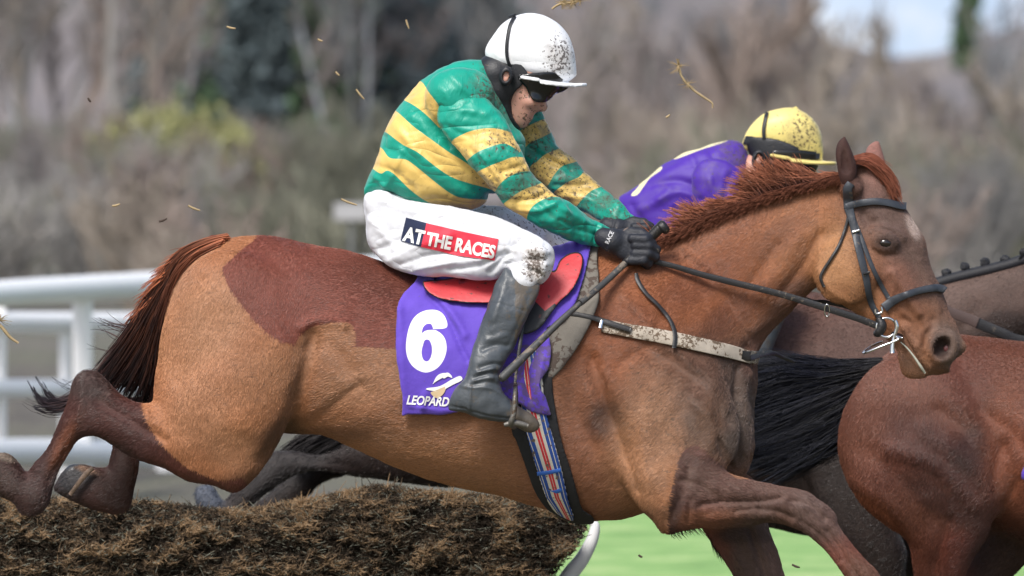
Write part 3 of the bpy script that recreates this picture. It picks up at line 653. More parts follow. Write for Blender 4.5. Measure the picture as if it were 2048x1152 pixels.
# ears: hollow shells
M_ear = coat_mat("ear_coat", rough=.6)
for (P, zz, hol, ca) in (([(1690, 374), (1680, 360), (1674, 332), (1671, 305), (1676, 284), (1689, 272), (1690, 272), (1698, 288), (1706, 308), (1713, 332), (1713, 352), (1705, 370)], -48, [(1684, 345), (1681, 312), (1689, 290), (1696, 312), (1700, 345)], (.050, .020, .016)),
                     ([(1733, 345), (1730, 312), (1735, 294), (1748, 283), (1757, 282), (1758, 282), (1764, 300), (1770, 322), (1772, 350), (1760, 365)], 46, None, (.26, .13, .11))):
    g = Field(1660, 1785, 262, 380, zz - 40, zz + 40, 3); g.inflate(P, .8, 30, z=((1700, 320, zz),), k=3)
    if hol: g.inflate(hol, 1.0, 16, z=((1690, 310, zz - 14),), k=2, sub=True)
    o, V, F = build("ear", g, M_ear, chestnut); c = np.tile(ca, (len(V), 1)); cattr(o, 'ColA', c); cattr(o, 'ColB', c); fattr(o, 'patch', np.ones(len(V))); fattr(o, 'mud', np.full(len(V), .4))
# ---- hair
M_hair = hair_mat("horse_hair")
rng = np.random.default_rng(5)
def hcols(n, m, c0, c1, pw=1.3, var=.25, base=None):
    t = np.linspace(0, 1, m)[None, :, None] ** pw; v = 1 + var * rng.normal(size=(n, 1, 1))
    C = (np.array(c0) * (1 - t) + np.array(c1) * t) * np.clip(v, .3, 1.9)
    return np.clip(C, .004, .9)
Gt = [[(455, 474, -8), (405, 486, -6), (355, 512, 0), (330, 552, 0), (296, 600, 0), (262, 655, 0), (222, 710, 0), (190, 752, 4)],
      [(450, 478, -14), (400, 494, -12), (360, 520, -10), (335, 565, -8), (305, 620, -4), (276, 680, 0), (240, 735, 4), (212, 770, 6)],
      [(445, 482, -20), (398, 502, -20), (358, 536, -16), (334, 580, -12), (312, 640, -8), (292, 700, -4), (262, 755, 2), (240, 790, 6)],
      [(440, 488, -26), (390, 512, -24), (350, 556, -20), (330, 610, -16), (316, 665, -10), (306, 720, -6), (296, 770, 0), (282, 806, 4)],
      [(430, 500, -20), (384, 530, -16), (345, 580, -10), (330, 630, -4), (322, 680, 0), (314, 730, 0), (308, 775, 4), (302, 806, 4)]]
L = guided(Gt, 4200, 16, rng, 6, 17, .55, 1.02, 4)
c = hcols(4200, 16, (.27, .085, .038), (.006, .005, .006), .7, .35); 
L = locks(L, 500, rng, .4); tail = strands("tail", L, 1.5, M_hair, c, chestnut)
L2 = guided([[(360, 515, -8), (310, 580, 0), (262, 660, 0), (205, 735, 6), (160, 785, 30), (125, 806, 36), (95, 806, 36), (68, 786, 36)],
             [(355, 520, 0), (300, 620, 0), (250, 700, 4), (200, 770, 20), (160, 800, 40), (120, 812, 40), (90, 800, 40), (76, 770, 40)],
             [(350, 530, 0), (300, 650, 0), (240, 740, 4), (190, 800, 30), (150, 815, 40), (118, 815, 40), (95, 818, 40), (70, 808, 40)]], 330, 18, rng, 9, 12, .82, 1.05, 7)
L2b = guided([[(330, 600, 0), (280, 640, 0), (225, 655, 0), (190, 650, 0)], [(310, 650, 0), (262, 668, 0), (215, 640, 0), (200, 628, 0)], [(290, 690, 0), (230, 755, 0), (165, 765, 10), (130, 790, 10)], [(270, 740, 0), (210, 790, 0), (160, 790, 10), (110, 750, 10)]], 34, 18, rng, 8, 10, .8, 1.1, 5)
L = np.concatenate([locks(L2, 30, rng, .7), L2b]); strands("tail_wisps", L, 1.1, M_hair, hcols(len(L), 18, (.2, .06, .03), (.03, .03, .04), .5), chestnut)
# short hair fanning off the top of the tail
n = 520; t = rng.random(n); bp = spline([(420, 482), (372, 498), (338, 532), (316, 572), (290, 612)], 20, False); i = (t * (len(bp) - 1)).astype(int)
b0 = bp[i]; ang = R(152) + t * R(-20) + rng.normal(size=n) * .22; ln = 26 + 34 * rng.random(n); s = np.linspace(0, 1, 6)[None, :]
L = np.zeros((n, 6, 3)); L[..., 0] = b0[:, 0:1] + np.cos(ang)[:, None] * ln[:, None] * s; L[..., 1] = b0[:, 1:2] + 6 + np.sin(ang)[:, None] * ln[:, None] * s * .8 + 10 * s ** 2; L[..., 2] = rng.normal(size=(n, 1)) * 12
strands("tail_fringe", L, 1.5, M_hair, hcols(n, 6, (.36, .11, .045), (.28, .09, .05)), chestnut)
# mane: dense dark root line, loose red hair blown back and up
cr = spline([(1300, 500), (1340, 474), (1400, 440), (1450, 416), (1500, 396), (1550, 378), (1600, 364), (1650, 352), (1690, 344)], 30, False)
n = 4600; t = rng.random(n) ** .9; i = (t * (len(cr) - 1)).astype(int); b0 = cr[i]
ln = (20 + 36 * rng.random(n)) * (1 - .5 * np.clip((t - .75) * 4, 0, 1)); ang = R(-128) - R(26) * t + rng.normal(size=n) * .30
clump = np.array([mnoise.noise(Vector((b * 9, .5, 0))) for b in t]); ang += clump * .55; ln *= 1 + .9 * clump
s = np.linspace(0, 1, 8)[None, :]; bend = (.5 + .8 * rng.random(n))[:, None]
L = np.zeros((n, 8, 3)); L[..., 0] = b0[:, 0:1] + rng.normal(size=(n, 1)) * 3 + np.cos(ang)[:, None] * ln[:, None] * s - 14 * bend * s ** 2
L[..., 1] = b0[:, 1:2] + 6 + np.sin(ang)[:, None] * ln[:, None] * s + 12 * bend * s ** 2.2; L[..., 2] = rng.normal(size=(n, 1)) * 9 - 6 + 14 * rng.normal(size=(n, 1)) * s
L = locks(L, 800, rng, .5); strands("mane", L, .95, M_hair, hcols(n, 8, (.06, .024, .018), (.40, .15, .085), 1.0, .4), chestnut)
n = 3600; t = rng.random(n); i = (t * (len(cr) - 1)).astype(int); b0 = cr[i]; ang = R(150) - R(12) * t + rng.normal(size=n) * .18; ln = 22 + 40 * rng.random(n) * (1.25 - t)
L = np.zeros((n, 6, 3)); s = np.linspace(0, 1, 6)[None, :]; L[..., 0] = b0[:, 0:1] + 8 + np.cos(ang)[:, None] * ln[:, None] * s; L[..., 1] = b0[:, 1:2] + 1 + np.sin(ang)[:, None] * ln[:, None] * s
L[..., 2] = -8 - 30 * s - 6 * rng.random((n, 1)) - ln[:, None] * .25 * s
L = locks(L, 700, rng, .4); strands("mane_near_side", L, 1.0, M_hair, hcols(n, 6, (.06, .022, .016), (.16, .06, .035), .8), chestnut)
# forelock
Gf = [[(1700, 322, -30), (1725, 318, -30), (1750, 335, -26), (1772, 362, -22), (1788, 392, -18)], [(1706, 312, -14), (1735, 308, -18), (1764, 332, -16), (1782, 358, -12), (1790, 388, -10)], [(1712, 308, 6), (1742, 306, 4), (1770, 334, 4), (1786, 362, 2), (1792, 384, 0)]]
L = guided([[(x + 2, y + 7, z) for x, y, z in q] for q in Gf], 1300, 12, rng, 5, 9, .45, 1.1, 4); L = locks(L, 120, rng, .5); strands("forelock", L, .9, M_hair, hcols(1300, 12, (.20, .062, .036), (.24, .085, .05)), chestnut)
for gg_ in ([[(1400, 1054, -140), (1408, 1062, -140), (1416, 1070, -138)], [(1340, 1066, -138), (1342, 1072, -138), (1350, 1078, -138)]], [[(1412, 1060, 110), (1420, 1082, 110), (1424, 1100, 110)], [(1440, 1108, 110), (1446, 1120, 110), (1450, 1132, 110)]]):
    L = guided(gg_, 70, 5, rng, 3, 8, .3, 1.0); strands("leg_feather", L, .7, M_hair, hcols(70, 5, (.03, .015, .012), (.04, .02, .015)), chestnut)
tube("saliva", [(1801, 684, -49), (1815, 697, -46), (1830, 716, -42), (1842, 734, -38), (1850, 746, -30)], [1.2, 1.6, 2.2, 3.0, 2.2], plain("bit_saliva", (.50, .50, .42), rough=.3), chestnut, 6)
M_hoof = plain("dark_hoof_horn", (.035, .038, .045), rough=.45, var=.4, scale=20, mud=.3)
M_rim = plain("pale_hoof_wall", (.15, .10, .07), rough=.7, mud=.6)
for P, rimP, zz in (([(122, 950), (136, 932), (152, 928), (170, 932), (172, 944), (158, 962), (140, 986), (124, 984), (110, 974)], [(186, 936), (172, 948), (156, 968), (140, 990)], 92), ([(-84, 962), (-86, 930), (-60, 905), (-30, 902), (-26, 930), (-36, 968), (-50, 984)], [(-22, 900), (-16, 930), (-28, 984)], -92)):
    g = Field(-110, 220, 880, 1010, zz - 60, zz + 60, 3); g.inflate(P, 1.05, 60, z=((0, 0, zz),), k=0); build("hoof", g, M_hoof, chestnut)
    strap("hoof_rim", rimP, [9, 10, 8], M_rim, chestnut, zs=[zz - 34, zz - 40, zz - 34] if zz > 0 else [zz - 36, zz - 42, zz - 36], th=3)
def flow_main(x, y):
    if x > 1640 and y < 800: return (.45, 1.0)                     # face: down the nose
    if x > 1500 and y > 900: return (.6, .8)
    if x > 1330 and y > 930: return (.9, .35)
    if x > 1240 and y < 640: return (-.75, .75)                    # neck
    if x < 620: return (-.25 - .5 * (x < 330), 1.0 if x > 300 else .5)
    w_ = mnoise.noise(Vector((x / 160, y / 160, 0))); return (-1.0, .35 + .5 * w_ + (.6 if x > 1150 else 0))
M_fur = hair_mat("short_coat_hair", .34); M_fur.node_tree.nodes["Principled BSDF"].inputs["Specular IOR Level"].default_value = .5
coat_hair("coat_hair", HV, HF, A_, B_, PATCH, chestnut, 210000, M_fur, 0, 31, flow_main, (4, 9.5))
# ================================================================ tack of the chestnut
HF_ = f                                       # body field of the chestnut
trunkZ = DV(HV[(HV[:, 2] < 20)], 7, 2)
headZ = DV(HV[(HV[:, 2] < 10) & (HV[:, 0] > 1560) & (HV[:, 1] < 800)], 6, 1); headZf = DV(HV[(HV[:, 2] > -10) & (HV[:, 0] > 1560) & (HV[:, 1] < 800)], 6, 1, side=1)
M_leather = plain("black_leather", (.018, .017, .018), rough=.42, spec=.5, var=.4, scale=40, bmp=.3, mud=.25, mudcol=(.10, .08, .06))
M_leather_blue = plain("worn_blueblack_leather", (.035, .04, .05), rough=.45, var=.35, scale=25, bmp=.3, mud=.35, mudcol=(.12, .09, .065))
M_steel = plain("bit_steel", (.75, .76, .78), rough=.2, metal=1, bmp=0, var=.05)
M_purple = None
def purple_mat():
    m, nt, bs = new_mat("purple_cloth"); v = coords(nt)
    c = mix(nt, ntex(nt, v, 14, 4), (.075, .035, .36), (.135, .065, .56))
    c = mix(nt, sstep(nt, attr(nt, 'six'), .5, -.5), c, (.82, .82, .80))
    c = mix(nt, mth(nt, 'MULTIPLY', sstep(nt, mth(nt, 'ADD', ntex(nt, v, 70, 4), mth(nt, 'MULTIPLY', attr(nt, 'mud'), .3)), .70, .76), .6), c, (.1, .07, .05))
    nt.links.new(c, bs.inputs['Base Color']); bs.inputs['Roughness'].default_value = .75; bs.inputs['Sheen Weight'].default_value = .2
    b = bump(nt, bs, ntex(nt, v, 18, 4), .35, .012); bump(nt, bs, ntex(nt, v, 700, 2), .25, .001, b); return m
M_purple = purple_mat()
M_pad = plain("grey_felt_pad", (.155, .14, .12), rough=.85, var=.3, scale=18, bmp=.4, mud=.5, mudcol=(.07, .05, .04), mscale=60)
# grey pad under the cloth
pad = Field(1040, 1215, 470, 790, -230, 230, 3.4)
shell(pad, HF_, [(1080, 450), (1215, 450), (1196, 500), (1198, 560), (1198, 600), (1184, 640), (1168, 672), (1150, 702), (1130, 730), (1110, 752), (1094, 768), (1080, 772), (1062, 700), (1050, 600)], 2, 9)
po, PV, PF = build("saddle_pad", pad, M_pad, None, rl=1); tag(po, "grey felt pad under the purple number cloth, in front of the rider's knee", "saddle pad")
# number cloth
cl = Field(775, 1190, 470, 850, -240, 240, 3.4)
cf = folds([([(858, 590), (900, 640), (920, 690), (935, 720)], 6, -5), ([(875, 590), (905, 630), (930, 670)], 9, 6), ([(800, 620), (803, 700), (808, 800)], 8, 3), ([(1070, 690), (1052, 740), (1062, 800)], 7, -5), ([(1040, 720), (1030, 760), (1045, 810)], 8, 7), ([(1085, 720), (1078, 770), (1090, 820)], 8, 6), ([(850, 790), (840, 828)], 8, 4), ([(1100, 620), (1140, 560)], 7, 5), ([(820, 812), (870, 820), (920, 822)], 5, 3)])
shell(cl, HF_, [(840, 440), (1190, 440), (1182, 490), (1166, 560), (1150, 606), (1125, 642), (1096, 655), (1094, 656), (1102, 700), (1098, 735), (1080, 770), (1092, 796), (1102, 828), (1101, 831), (1076, 828), (1052, 818), (1035, 806), (1000, 800), (960, 815), (900, 828), (862, 830), (820, 828), (806, 832), (803, 833), (805, 815), (804, 793), (797, 743), (792, 698), (792, 655), (796, 610), (806, 588), (820, 574), (836, 545)], 11, 8, cf)
co_, CV, CF = build("number_cloth", cl, M_purple, None, rl=1, noise=[(34, 2.2, (1, 1, 1))]); tag(co_, "purple number cloth with a white 6 and racecourse lettering on the chestnut horse", "number cloth")
SIX_O = [(893, 655), (891, 636), (878, 622), (856, 620), (836, 628), (822, 645), (814, 672), (812, 700), (818, 722), (832, 738), (852, 745), (872, 738), (886, 722), (893, 700), (890, 678), (878, 664), (862, 660), (850, 662), (843, 668), (843, 667), (846, 655), (853, 648), (862, 648), (866, 656), (866, 658)]
SIX_I = [(846, 690), (850, 680), (858, 680), (863, 690), (864, 704), (860, 718), (853, 723), (846, 718), (843, 704)]
s6 = np.maximum(sdf2(spline(SIX_O, 6), CV[:, 0], CV[:, 1]), -sdf2(spline(SIX_I, 6), CV[:, 0], CV[:, 1])); s6 = np.where(CV[:, 2] > 0, 60, s6)
fattr(co_, 'six', np.clip(s6, -40, 40)); fattr(co_, 'mud', .1 + .7 * (CV[:, 0] > 1000) * (CV[:, 1] > 690))
clothZ = DV(CV[CV[:, 2] < 20], 5, 1)
M_white = plain("white_print", (.8, .8, .78), rough=.7, bmp=.1, var=.05); M_goldp = plain("pale_gold_print", (.62, .47, .28), rough=.6, bmp=.1, var=.1)
text("lettering", "LEOPARDS", M_white, co_, 812, 808, 25, clothZ, 2.0, 3, .25, .78, .03)
for P, mm in (([(866, 767), (874, 752), (886, 746), (898, 748), (888, 754), (872, 763), (866, 768)], M_white), ([(884, 752), (894, 745), (902, 750), (904, 756), (896, 753), (888, 757)], M_white), ([(856, 776), (880, 772), (905, 758), (920, 752), (924, 760), (905, 770), (882, 782), (868, 782), (853, 779)], M_white),
              ([(862, 784), (880, 784), (892, 772), (888, 786), (876, 796), (866, 792)], M_goldp)):
    patchmesh("logo_swoosh", P, clothZ, 2.0, mm, co_, sp=True)
# saddle: flaps, seat and the striped girth
saddle = empty("racing_saddle", pt(1040, 560, 0)); tag(saddle, "small racing saddle with red flaps edged in black under the striped-silks rider", "saddle")
def red_mat(nm, d1=(.42, .028, .035), d2=(.60, .05, .06)):
    m, nt, bs = new_mat(nm); v = coords(nt); c = mix(nt, ntex(nt, v, 20, 4), d1, d2)
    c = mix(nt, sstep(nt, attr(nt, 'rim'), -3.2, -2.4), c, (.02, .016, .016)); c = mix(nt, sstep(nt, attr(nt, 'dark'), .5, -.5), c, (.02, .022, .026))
    c = mix(nt, sstep(nt, ntex(nt, v, 60, 4), .62, .68), c, (.12, .04, .035)); nt.links.new(c, bs.inputs['Base Color']); bs.inputs['Roughness'].default_value = .5
    bump(nt, bs, ntex(nt, v, 90, 3), .3, .003); return m
M_red = red_mat("red_saddle_leather")
FR = [(1040, 500), (1090, 530), (1108, 542), (1120, 520), (1136, 508), (1152, 504), (1163, 508), (1167, 522), (1160, 552), (1144, 582), (1120, 605), (1100, 630), (1084, 652), (1066, 664), (1046, 668), (1036, 655), (1020, 600)]
RR = [(960, 540), (900, 556), (862, 560), (846, 562), (845, 563), (848, 576), (862, 590), (886, 600), (930, 606), (985, 607), (1030, 600), (1030, 560)]
for nm, P in (("front_flap", FR), ("rear_flap", RR)):
    for sg in (1, -1):
        g = Field(min(p[0] for p in P) - 12, max(p[0] for p in P) + 12, min(p[1] for p in P) - 12, max(p[1] for p in P) + 12, -260, 260, 3.2)
        if sg < 0: B = Field.__new__(Field); B.o, B.st, B.n, B.f = g.o, g.st, g.n, g.f
        shell(g, HF_, P, 22, 9); Z = (g.o[2] + g.st * np.arange(g.n[2]))[None, None, :] * sg; g.f = np.maximum(g.f, (Z + 25).astype(np.float32))
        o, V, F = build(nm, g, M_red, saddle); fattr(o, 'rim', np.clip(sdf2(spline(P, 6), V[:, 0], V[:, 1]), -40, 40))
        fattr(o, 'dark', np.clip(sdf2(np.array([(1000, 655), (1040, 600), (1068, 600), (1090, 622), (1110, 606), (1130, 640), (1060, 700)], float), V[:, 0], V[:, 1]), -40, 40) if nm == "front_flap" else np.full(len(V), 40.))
M_seat = plain("seat_leather", (.5, .47, .43), rough=.5, mud=.4)
g = Field(820, 1180, 500, 600, -120, 120, 4); g.inflate([(838, 550), (862, 544), (930, 560), (1000, 566), (1080, 530), (1140, 500), (1160, 506), (1120, 560), (1040, 580), (930, 580), (866, 566)], 3.6, 100, k=4); build("seat", g, M_seat, saddle)
flapZ = lambda X, Y: trunkZ(X, Y) - 30
M_girthb = plain("black_girth", (.014, .014, .016), rough=.8, var=.4, bmp=.4)
def girth_mat():
    m, nt, bs = new_mat("striped_webbing"); u = attr(nt, 'u')
    W, Bl, Rd, Bk = (.62, .58, .5), (.02, .07, .30), (.55, .035, .045), (.03, .05, .09)
    r = nt.nodes.new("ShaderNodeValToRGB"); r.color_ramp.interpolation = 'CONSTANT'; el = r.color_ramp.elements
    st = [(0, W), (.03, Bl), (.10, W), (.13, Bl), (.27, W), (.40, Rd), (.485, W), (.505, Rd), (.59, W), (.70, Bl), (.82, W), (.845, Bl), (.96, W)]
    while len(el) < len(st): el.new(.5)
    for e, (p, c) in zip(el, st): e.position = p; e.color = (*c, 1)
    nt.links.new(u, r.inputs[0]); v = coords(nt); c = mix(nt, sstep(nt, ntex(nt, v, 60, 4), .58, .66), r.outputs[0], (.12, .09, .07)); nt.links.new(c, bs.inputs['Base Color']); bs.inputs['Roughness'].default_value = .8
    bump(nt, bs, ntex(nt, v, 500, 2), .4, .002); return m
for nm, P, off, th, mat in (("girth", [(1020, 700), (1092, 700), (1108, 800), (1123, 880), (1142, 940), (1156, 991), (1165, 1018), (1186, 1034), (1184, 1048), (1146, 1046), (1108, 1028), (1090, 1014), (1069, 982), (1051, 933), (1033, 883), (1022, 850)], 3, 8, M_girthb),
                       ("girth_webbing", [(1022, 700), (1074, 700), (1092, 820), (1108, 880), (1124, 940), (1137, 1000), (1149, 1040), (1128, 1036), (1108, 1022), (1092, 996), (1074, 942), (1052, 866), (1040, 800)], 11, 5, None)):
    g = Field(1005, 1200, 660, 1066, -230, 230, 3.0); shell(g, HF_, P, off, th); o, V, F = build(nm, g, mat or girth_mat(), saddle)
    if mat is None:
        ly = np.array([700, 800, 866, 942, 996, 1040]); lx = np.array([1026, 1034, 1048, 1074, 1092, 1124]); rx = np.array([1072, 1088, 1105, 1125, 1137, 1150])
        a = np.interp(V[:, 1], ly, lx); b = np.interp(V[:, 1], ly, rx); fattr(o, 'u', np.clip((V[:, 0] - a) / (b - a), 0, 1))
M_blue = plain("blue_keeper", (.03, .12, .45), rough=.6)
gz = lambda X, Y: trunkZ(X, Y) - 17
for P in ([(1074, 948), (1098, 945), (1122, 940)], [(1090, 982), (1106, 985), (1124, 980)], [(1096, 1010), (1116, 1020), (1132, 1016)]): strap("girth_keeper", P, 8, M_blue, saddle, gz, 1.5, 2)
strap("stirrup_leather", [(1046, 640), (1040, 690), (1033, 740), (1030, 770)], [9, 7, 6], M_leather, saddle, zs=[-212, -230, -240, -248])
# ---- breast girth
bg_ = empty("breast_girth", pt(1380, 680, -.12)); tag(bg_, "mud-spattered white elastic breast girth across the chestnut's chest", "breast girth")
M_web = plain("muddy_white_webbing", (.46, .40, .33), rough=.85, var=.2, scale=60, mud=.75, mudcol=(.13, .09, .06), mscale=130, bmp=.5)
Pw = [(1205, 651), (1262, 662), (1330, 674), (1400, 689), (1460, 703), (1506, 716)]
strap("webbing", Pw, [26, 27, 28, 28, 27, 24], M_web, bg_, trunkZ, 5, 2.5)
strap("webbing", Pw, [26, 27, 28, 28, 27, 24], M_web, bg_, lambda X, Y: -trunkZ(X, Y), -5, 2.5)
strap("webbing", [(1500, 712), (1512, 716), (1519, 718)], [24, 24, 24], M_web, bg_, zs=[-62, -30, 10])
strap("buckle_strap", [(1140, 626), (1180, 634), (1215, 645), (1262, 660)], [10, 10, 12, 11], M_leather, bg_, trunkZ, 12, 2)
strap("buckle_strap", [(1484, 710), (1500, 712), (1522, 708), (1545, 706), (1568, 716), (1590, 724)], [18, 20, 12, 9, 7, 6], M_leather, bg_, zs=[-70, -62, -20, 20, 60, 90])
strap("buckle", [(1204, 640), (1202, 648), (1200, 656)], 7, M_steel, bg_, trunkZ, 15, 2)
strap("hanging_strap", [(1272, 546), (1276, 562), (1292, 586), (1318, 612), (1340, 640), (1350, 668), (1348, 696)], [7, 9, 8, 7, 8, 9, 9], M_leather, bg_, trunkZ, 9, 2)
# ---- bridle with bit and reins
br = empty("bridle", pt(1740, 500, -.1)); tag(br, "black leather bridle, noseband and reins on the chestnut's head", "bridle")
for zf, sg in ((headZ, 1), (headZf, -1)):
    strap("headpiece", [(1702, 366), (1695, 378), (1696, 395), (1698, 418)], [16, 18, 20, 20], M_leather_blue, br, zf, 4 * sg, 2.5)
    strap("cheekpiece", [(1697, 414), (1704, 440), (1712, 475), (1722, 515), (1732, 555), (1738, 590), (1745, 612), (1758, 634)], [20, 15, 14, 15, 14, 13, 12, 11], M_leather_blue, br, zf, 5 * sg, 3)
    strap("noseband_strap", [(1706, 436), (1724, 480), (1742, 528), (1760, 566), (1777, 596)], 9, M_leather_blue, br, zf, 3 * sg, 2)
    strap("noseband", [(1768, 616), (1786, 602), (1812, 590), (1840, 581), (1868, 576), (1884, 577), (1891, 581)], [20, 18, 14, 14, 15, 15, 13], M_leather_blue, br, zf, 5 * sg, 4)
    strap("throatlatch", [(1698, 424), (1692, 452), (1678, 490), (1660, 520), (1646, 542), (1641, 556), (1648, 574)], 6, M_leather, br, zf, 4 * sg, 2)
strap("browband", [(1692, 414), (1712, 408), (1745, 403), (1775, 405), (1800, 411), (1813, 412)], [14, 14, 14, 14, 14, 15], M_leather_blue, br, headZ, 6, 2.5)
strap("browband", [(1692, 414), (1712, 408), (1745, 403), (1775, 405), (1800, 411), (1813, 412)], [14, 14, 14, 14, 14, 15], M_leather_blue, br, headZf, -6, 2.5)
for P in ([(1704, 464), (1713, 462), (1719, 460)], [(1726, 548), (1734, 546), (1740, 544)]): strap("keeper", P, 5, M_steel if P[0][0] == 1704 else M_leather, br, headZ, 10, 2.5)
tube("buckle", [(1751, 618, -72), (1752, 627, -72), (1764, 624, -72), (1762, 613, -72)], 2.3, M_steel, br, 8)
tube("bit_ring", [(1773 + 20 * math.cos(a), 655 + 19 * math.sin(a), -66) for a in np.linspace(0, 2 * math.pi, 17)[:-1]], 2.6, M_steel, br, 8, closed=True)
tube("bit_cheek", [(1790, 640, -68), (1794, 655, -68), (1788, 675, -68), (1785, 695, -68), (1785, 706, -68)], [4, 4.5, 3, 4.5, 5.5], M_steel, br, 8)
tube("anti_rearing_loop", [(1804, 676, -62), (1790, 672, -66), (1796, 679, -68), (1762, 693, -70), (1732, 705, -60), (1728, 704, -30), (1745, 692, -10), (1764, 684, 10)], 2.6, M_steel, br, 8)
tube("bit_mouthpiece", [(1786, 668, -66), (1800, 672, -40), (1803, 674, 0), (1800, 672, 40)], 5, M_leather, br, 8)
tube("bit_coupling", [(1756, 636, -64), (1764, 650, -66), (1758, 664, -64), (1750, 668, -58)], [7, 10, 10, 6], M_leather, br, 8)
rl = [(1296, 520), (1350, 533), (1400, 548), (1450, 561), (1500, 573), (1560, 588), (1620, 606), (1680, 625), (1720, 638), (1758, 653)]
rzz = [min(a, float(trunkZ(x, y)) - 5 if x < 1640 else -50) for a, (x, y) in zip(np.linspace(-96, -64, len(rl)), rl)]
strap("rein", rl, [11, 11, 12, 13, 13, 13, 14, 14, 14, 14], M_leather, br, zs=rzz, th=2)
strap("rein", [(1290, 500), (1400, 500), (1600, 594), (1650, 604), (1700, 616), (1740, 640)], [9, 9, 9, 8, 8, 8], M_leather, br, zs=[10, 60, 100, 90, 80, 64])
tube("martingale_ring", [(1654 + 5 * math.cos(a), 621 + 12 * math.sin(a), rzz[7] - 3 + 6 * math.sin(a)) for a in np.linspace(0, 6.283, 13)[:-1]], 1.7, M_steel, br, 6, closed=True)
# ================================================================ rider in green and yellow hooped silks
def cloth_mat(name, c1, c2, rough=.38, mudk=1.0, mudc=(.07, .05, .035), spec=.45, sheen=.1, wr=.7, dirty=(.10, .085, .06), cw=.016):
    """c1 outside / c2 inside the 'band' outline attribute; 'mud' attribute gives how soiled it is"""
    m, nt, bs = new_mat(name); v = coords(nt)
    bd = mth(nt, 'ADD', attr(nt, 'band'), mth(nt, 'MULTIPLY', mth(nt, 'SUBTRACT', ntex(nt, v, 60, 2), .5), .5))
    base = mix(nt, ntex(nt, v, 9, 4), tuple(x * .82 for x in c1), tuple(min(1, x * 1.15) for x in c1)); b2 = mix(nt, ntex(nt, v, 9, 4), tuple(x * .85 for x in c2), tuple(min(1, x * 1.1) for x in c2))
    c = mix(nt, sstep(nt, bd, .8, -.8), base, b2)
    soft = mth(nt, 'ADD', ntex(nt, v, 22, 6, .65), mth(nt, 'MULTIPLY', mth(nt, 'SUBTRACT', attr(nt, 'mud'), .62), .55 * mudk))
    c = mix(nt, mth(nt, 'MULTIPLY', sstep(nt, soft, .42, .72), .62), c, dirty)
    s_ = mth(nt, 'ADD', ntex(nt, v, 125, 4, .6, .5), mth(nt, 'MULTIPLY', mth(nt, 'SUBTRACT', attr(nt, 'mud'), .5), .34 * mudk))
    c = mix(nt, mth(nt, 'MULTIPLY', sstep(nt, s_, .62, .68), .85), c, mudc)
    nt.links.new(c, bs.inputs['Base Color']); bs.inputs['Roughness'].default_value = rough; bs.inputs['Specular IOR Level'].default_value = spec; bs.inputs['Sheen Weight'].default_value = sheen
    vs = coords(nt, (1, 1, 2.6), (0, R(-38), 0)); rg_ = mth(nt, 'POWER', mth(nt, 'ABSOLUTE', mth(nt, 'SUBTRACT', ntex(nt, vs, 5, 2, .4, .3), .5)), .7); b = bump(nt, bs, rg_, wr, cw * 1.6); vt = coords(nt, (2.2, 1, 1), (0, R(20), 0)); r2_ = mth(nt, 'ABSOLUTE', mth(nt, 'SUBTRACT', ntex(nt, vt, 22, 4, .55, .6), .5)); bump(nt, bs, r2_, wr * .55, cw * .6, b); return m
def body_attrs(o, V, bands, mud):
    d = np.full(len(V), 40.)
    for P in bands: d = np.minimum(d, sdf2(spline(P, 5), V[:, 0], V[:, 1]))
    fattr(o, 'band', np.clip(d, -40, 40)); fattr(o, 'mud', np.clip(mud, 0, 1.2))
GREEN, YEL = (.004, .31, .22), (.78, .53, .15)
M_silk = cloth_mat("green_yellow_silk", GREEN, YEL, .42, 1.0)
M_skin, nt, bs = new_mat("muddy_skin"); v = coords(nt); c = mix(nt, ntex(nt, v, 25, 4), (.50, .25, .19), (.62, .35, .27))
c = mix(nt, sstep(nt, mth(nt, 'ADD', ntex(nt, v, 90, 4, .6, .5), mth(nt, 'MULTIPLY', mth(nt, 'SUBTRACT', ntex(nt, v, 12, 2), .5), .4)), .60, .66), c, (.12, .075, .05)); nt.links.new(c, bs.inputs['Base Color'])
bs.inputs['Roughness'].default_value = .5; bs.inputs['Subsurface Weight'].default_value = .15; bs.inputs['Subsurface Scale'].default_value = .01; bump(nt, bs, ntex(nt, v, 160, 3), .2, .002)
rider = empty("person", pt(930, 500, 0)); tag(rider, "jockey in green and yellow hooped silks and mud-spattered white cap, hands on reins", "jockey")
# body: head with face, neck, torso, arms, legs as one skin
HZ = 0
b = Field(715, 1330, 20, 880, -290, 290, 4)
FACE = [(1000, 140), (1004, 170), (1010, 202), (1016, 225), (1025, 246), (1040, 257), (1050, 255), (1056, 251), (1061, 243), (1067, 236), (1067, 232), (1070, 231), (1070, 228), (1072, 224), (1078, 224), (1080, 223), (1090, 223), (1095, 217), (1095, 211), (1093, 203), (1092, 196), (1104, 184), (1120, 165), (1124, 130), (1100, 80), (1050, 60), (1005, 80), (988, 110)]
hd = Field(960, 1150, 30, 290, -90, 90, 2.6)
def head_shape(F_, dx=0, dy=0, z0=0, k=6):
    P = [(x + dx, y + dy) for x, y in FACE]
    F_.inflate(P, .95, 62, z=((0, 0, z0),), k=k)
    for s_ in (-1, 1):
        F_.ell((1012 + dx, 152 + dy, z0 + s_ * 56), (8, 14, 6), 3, ang=8); F_.ell((1013 + dx, 152 + dy, z0 + s_ * 62), (4, 8, 5), 2, True, ang=8)
        F_.ell((1062 + dx, 203 + dy, z0 + s_ * 26), (16, 12, 13), 8)
        F_.ell((1086 + dx, 219 + dy, z0 + s_ * 8), (6, 5, 6), 3)
    F_.chain([(1068 + dx, 230 + dy, z0 - 15, 2.2), (1073 + dx, 230.5 + dy, z0, 2.2), (1068 + dx, 230 + dy, z0 + 15, 2.2)], 2, True)
    return F_
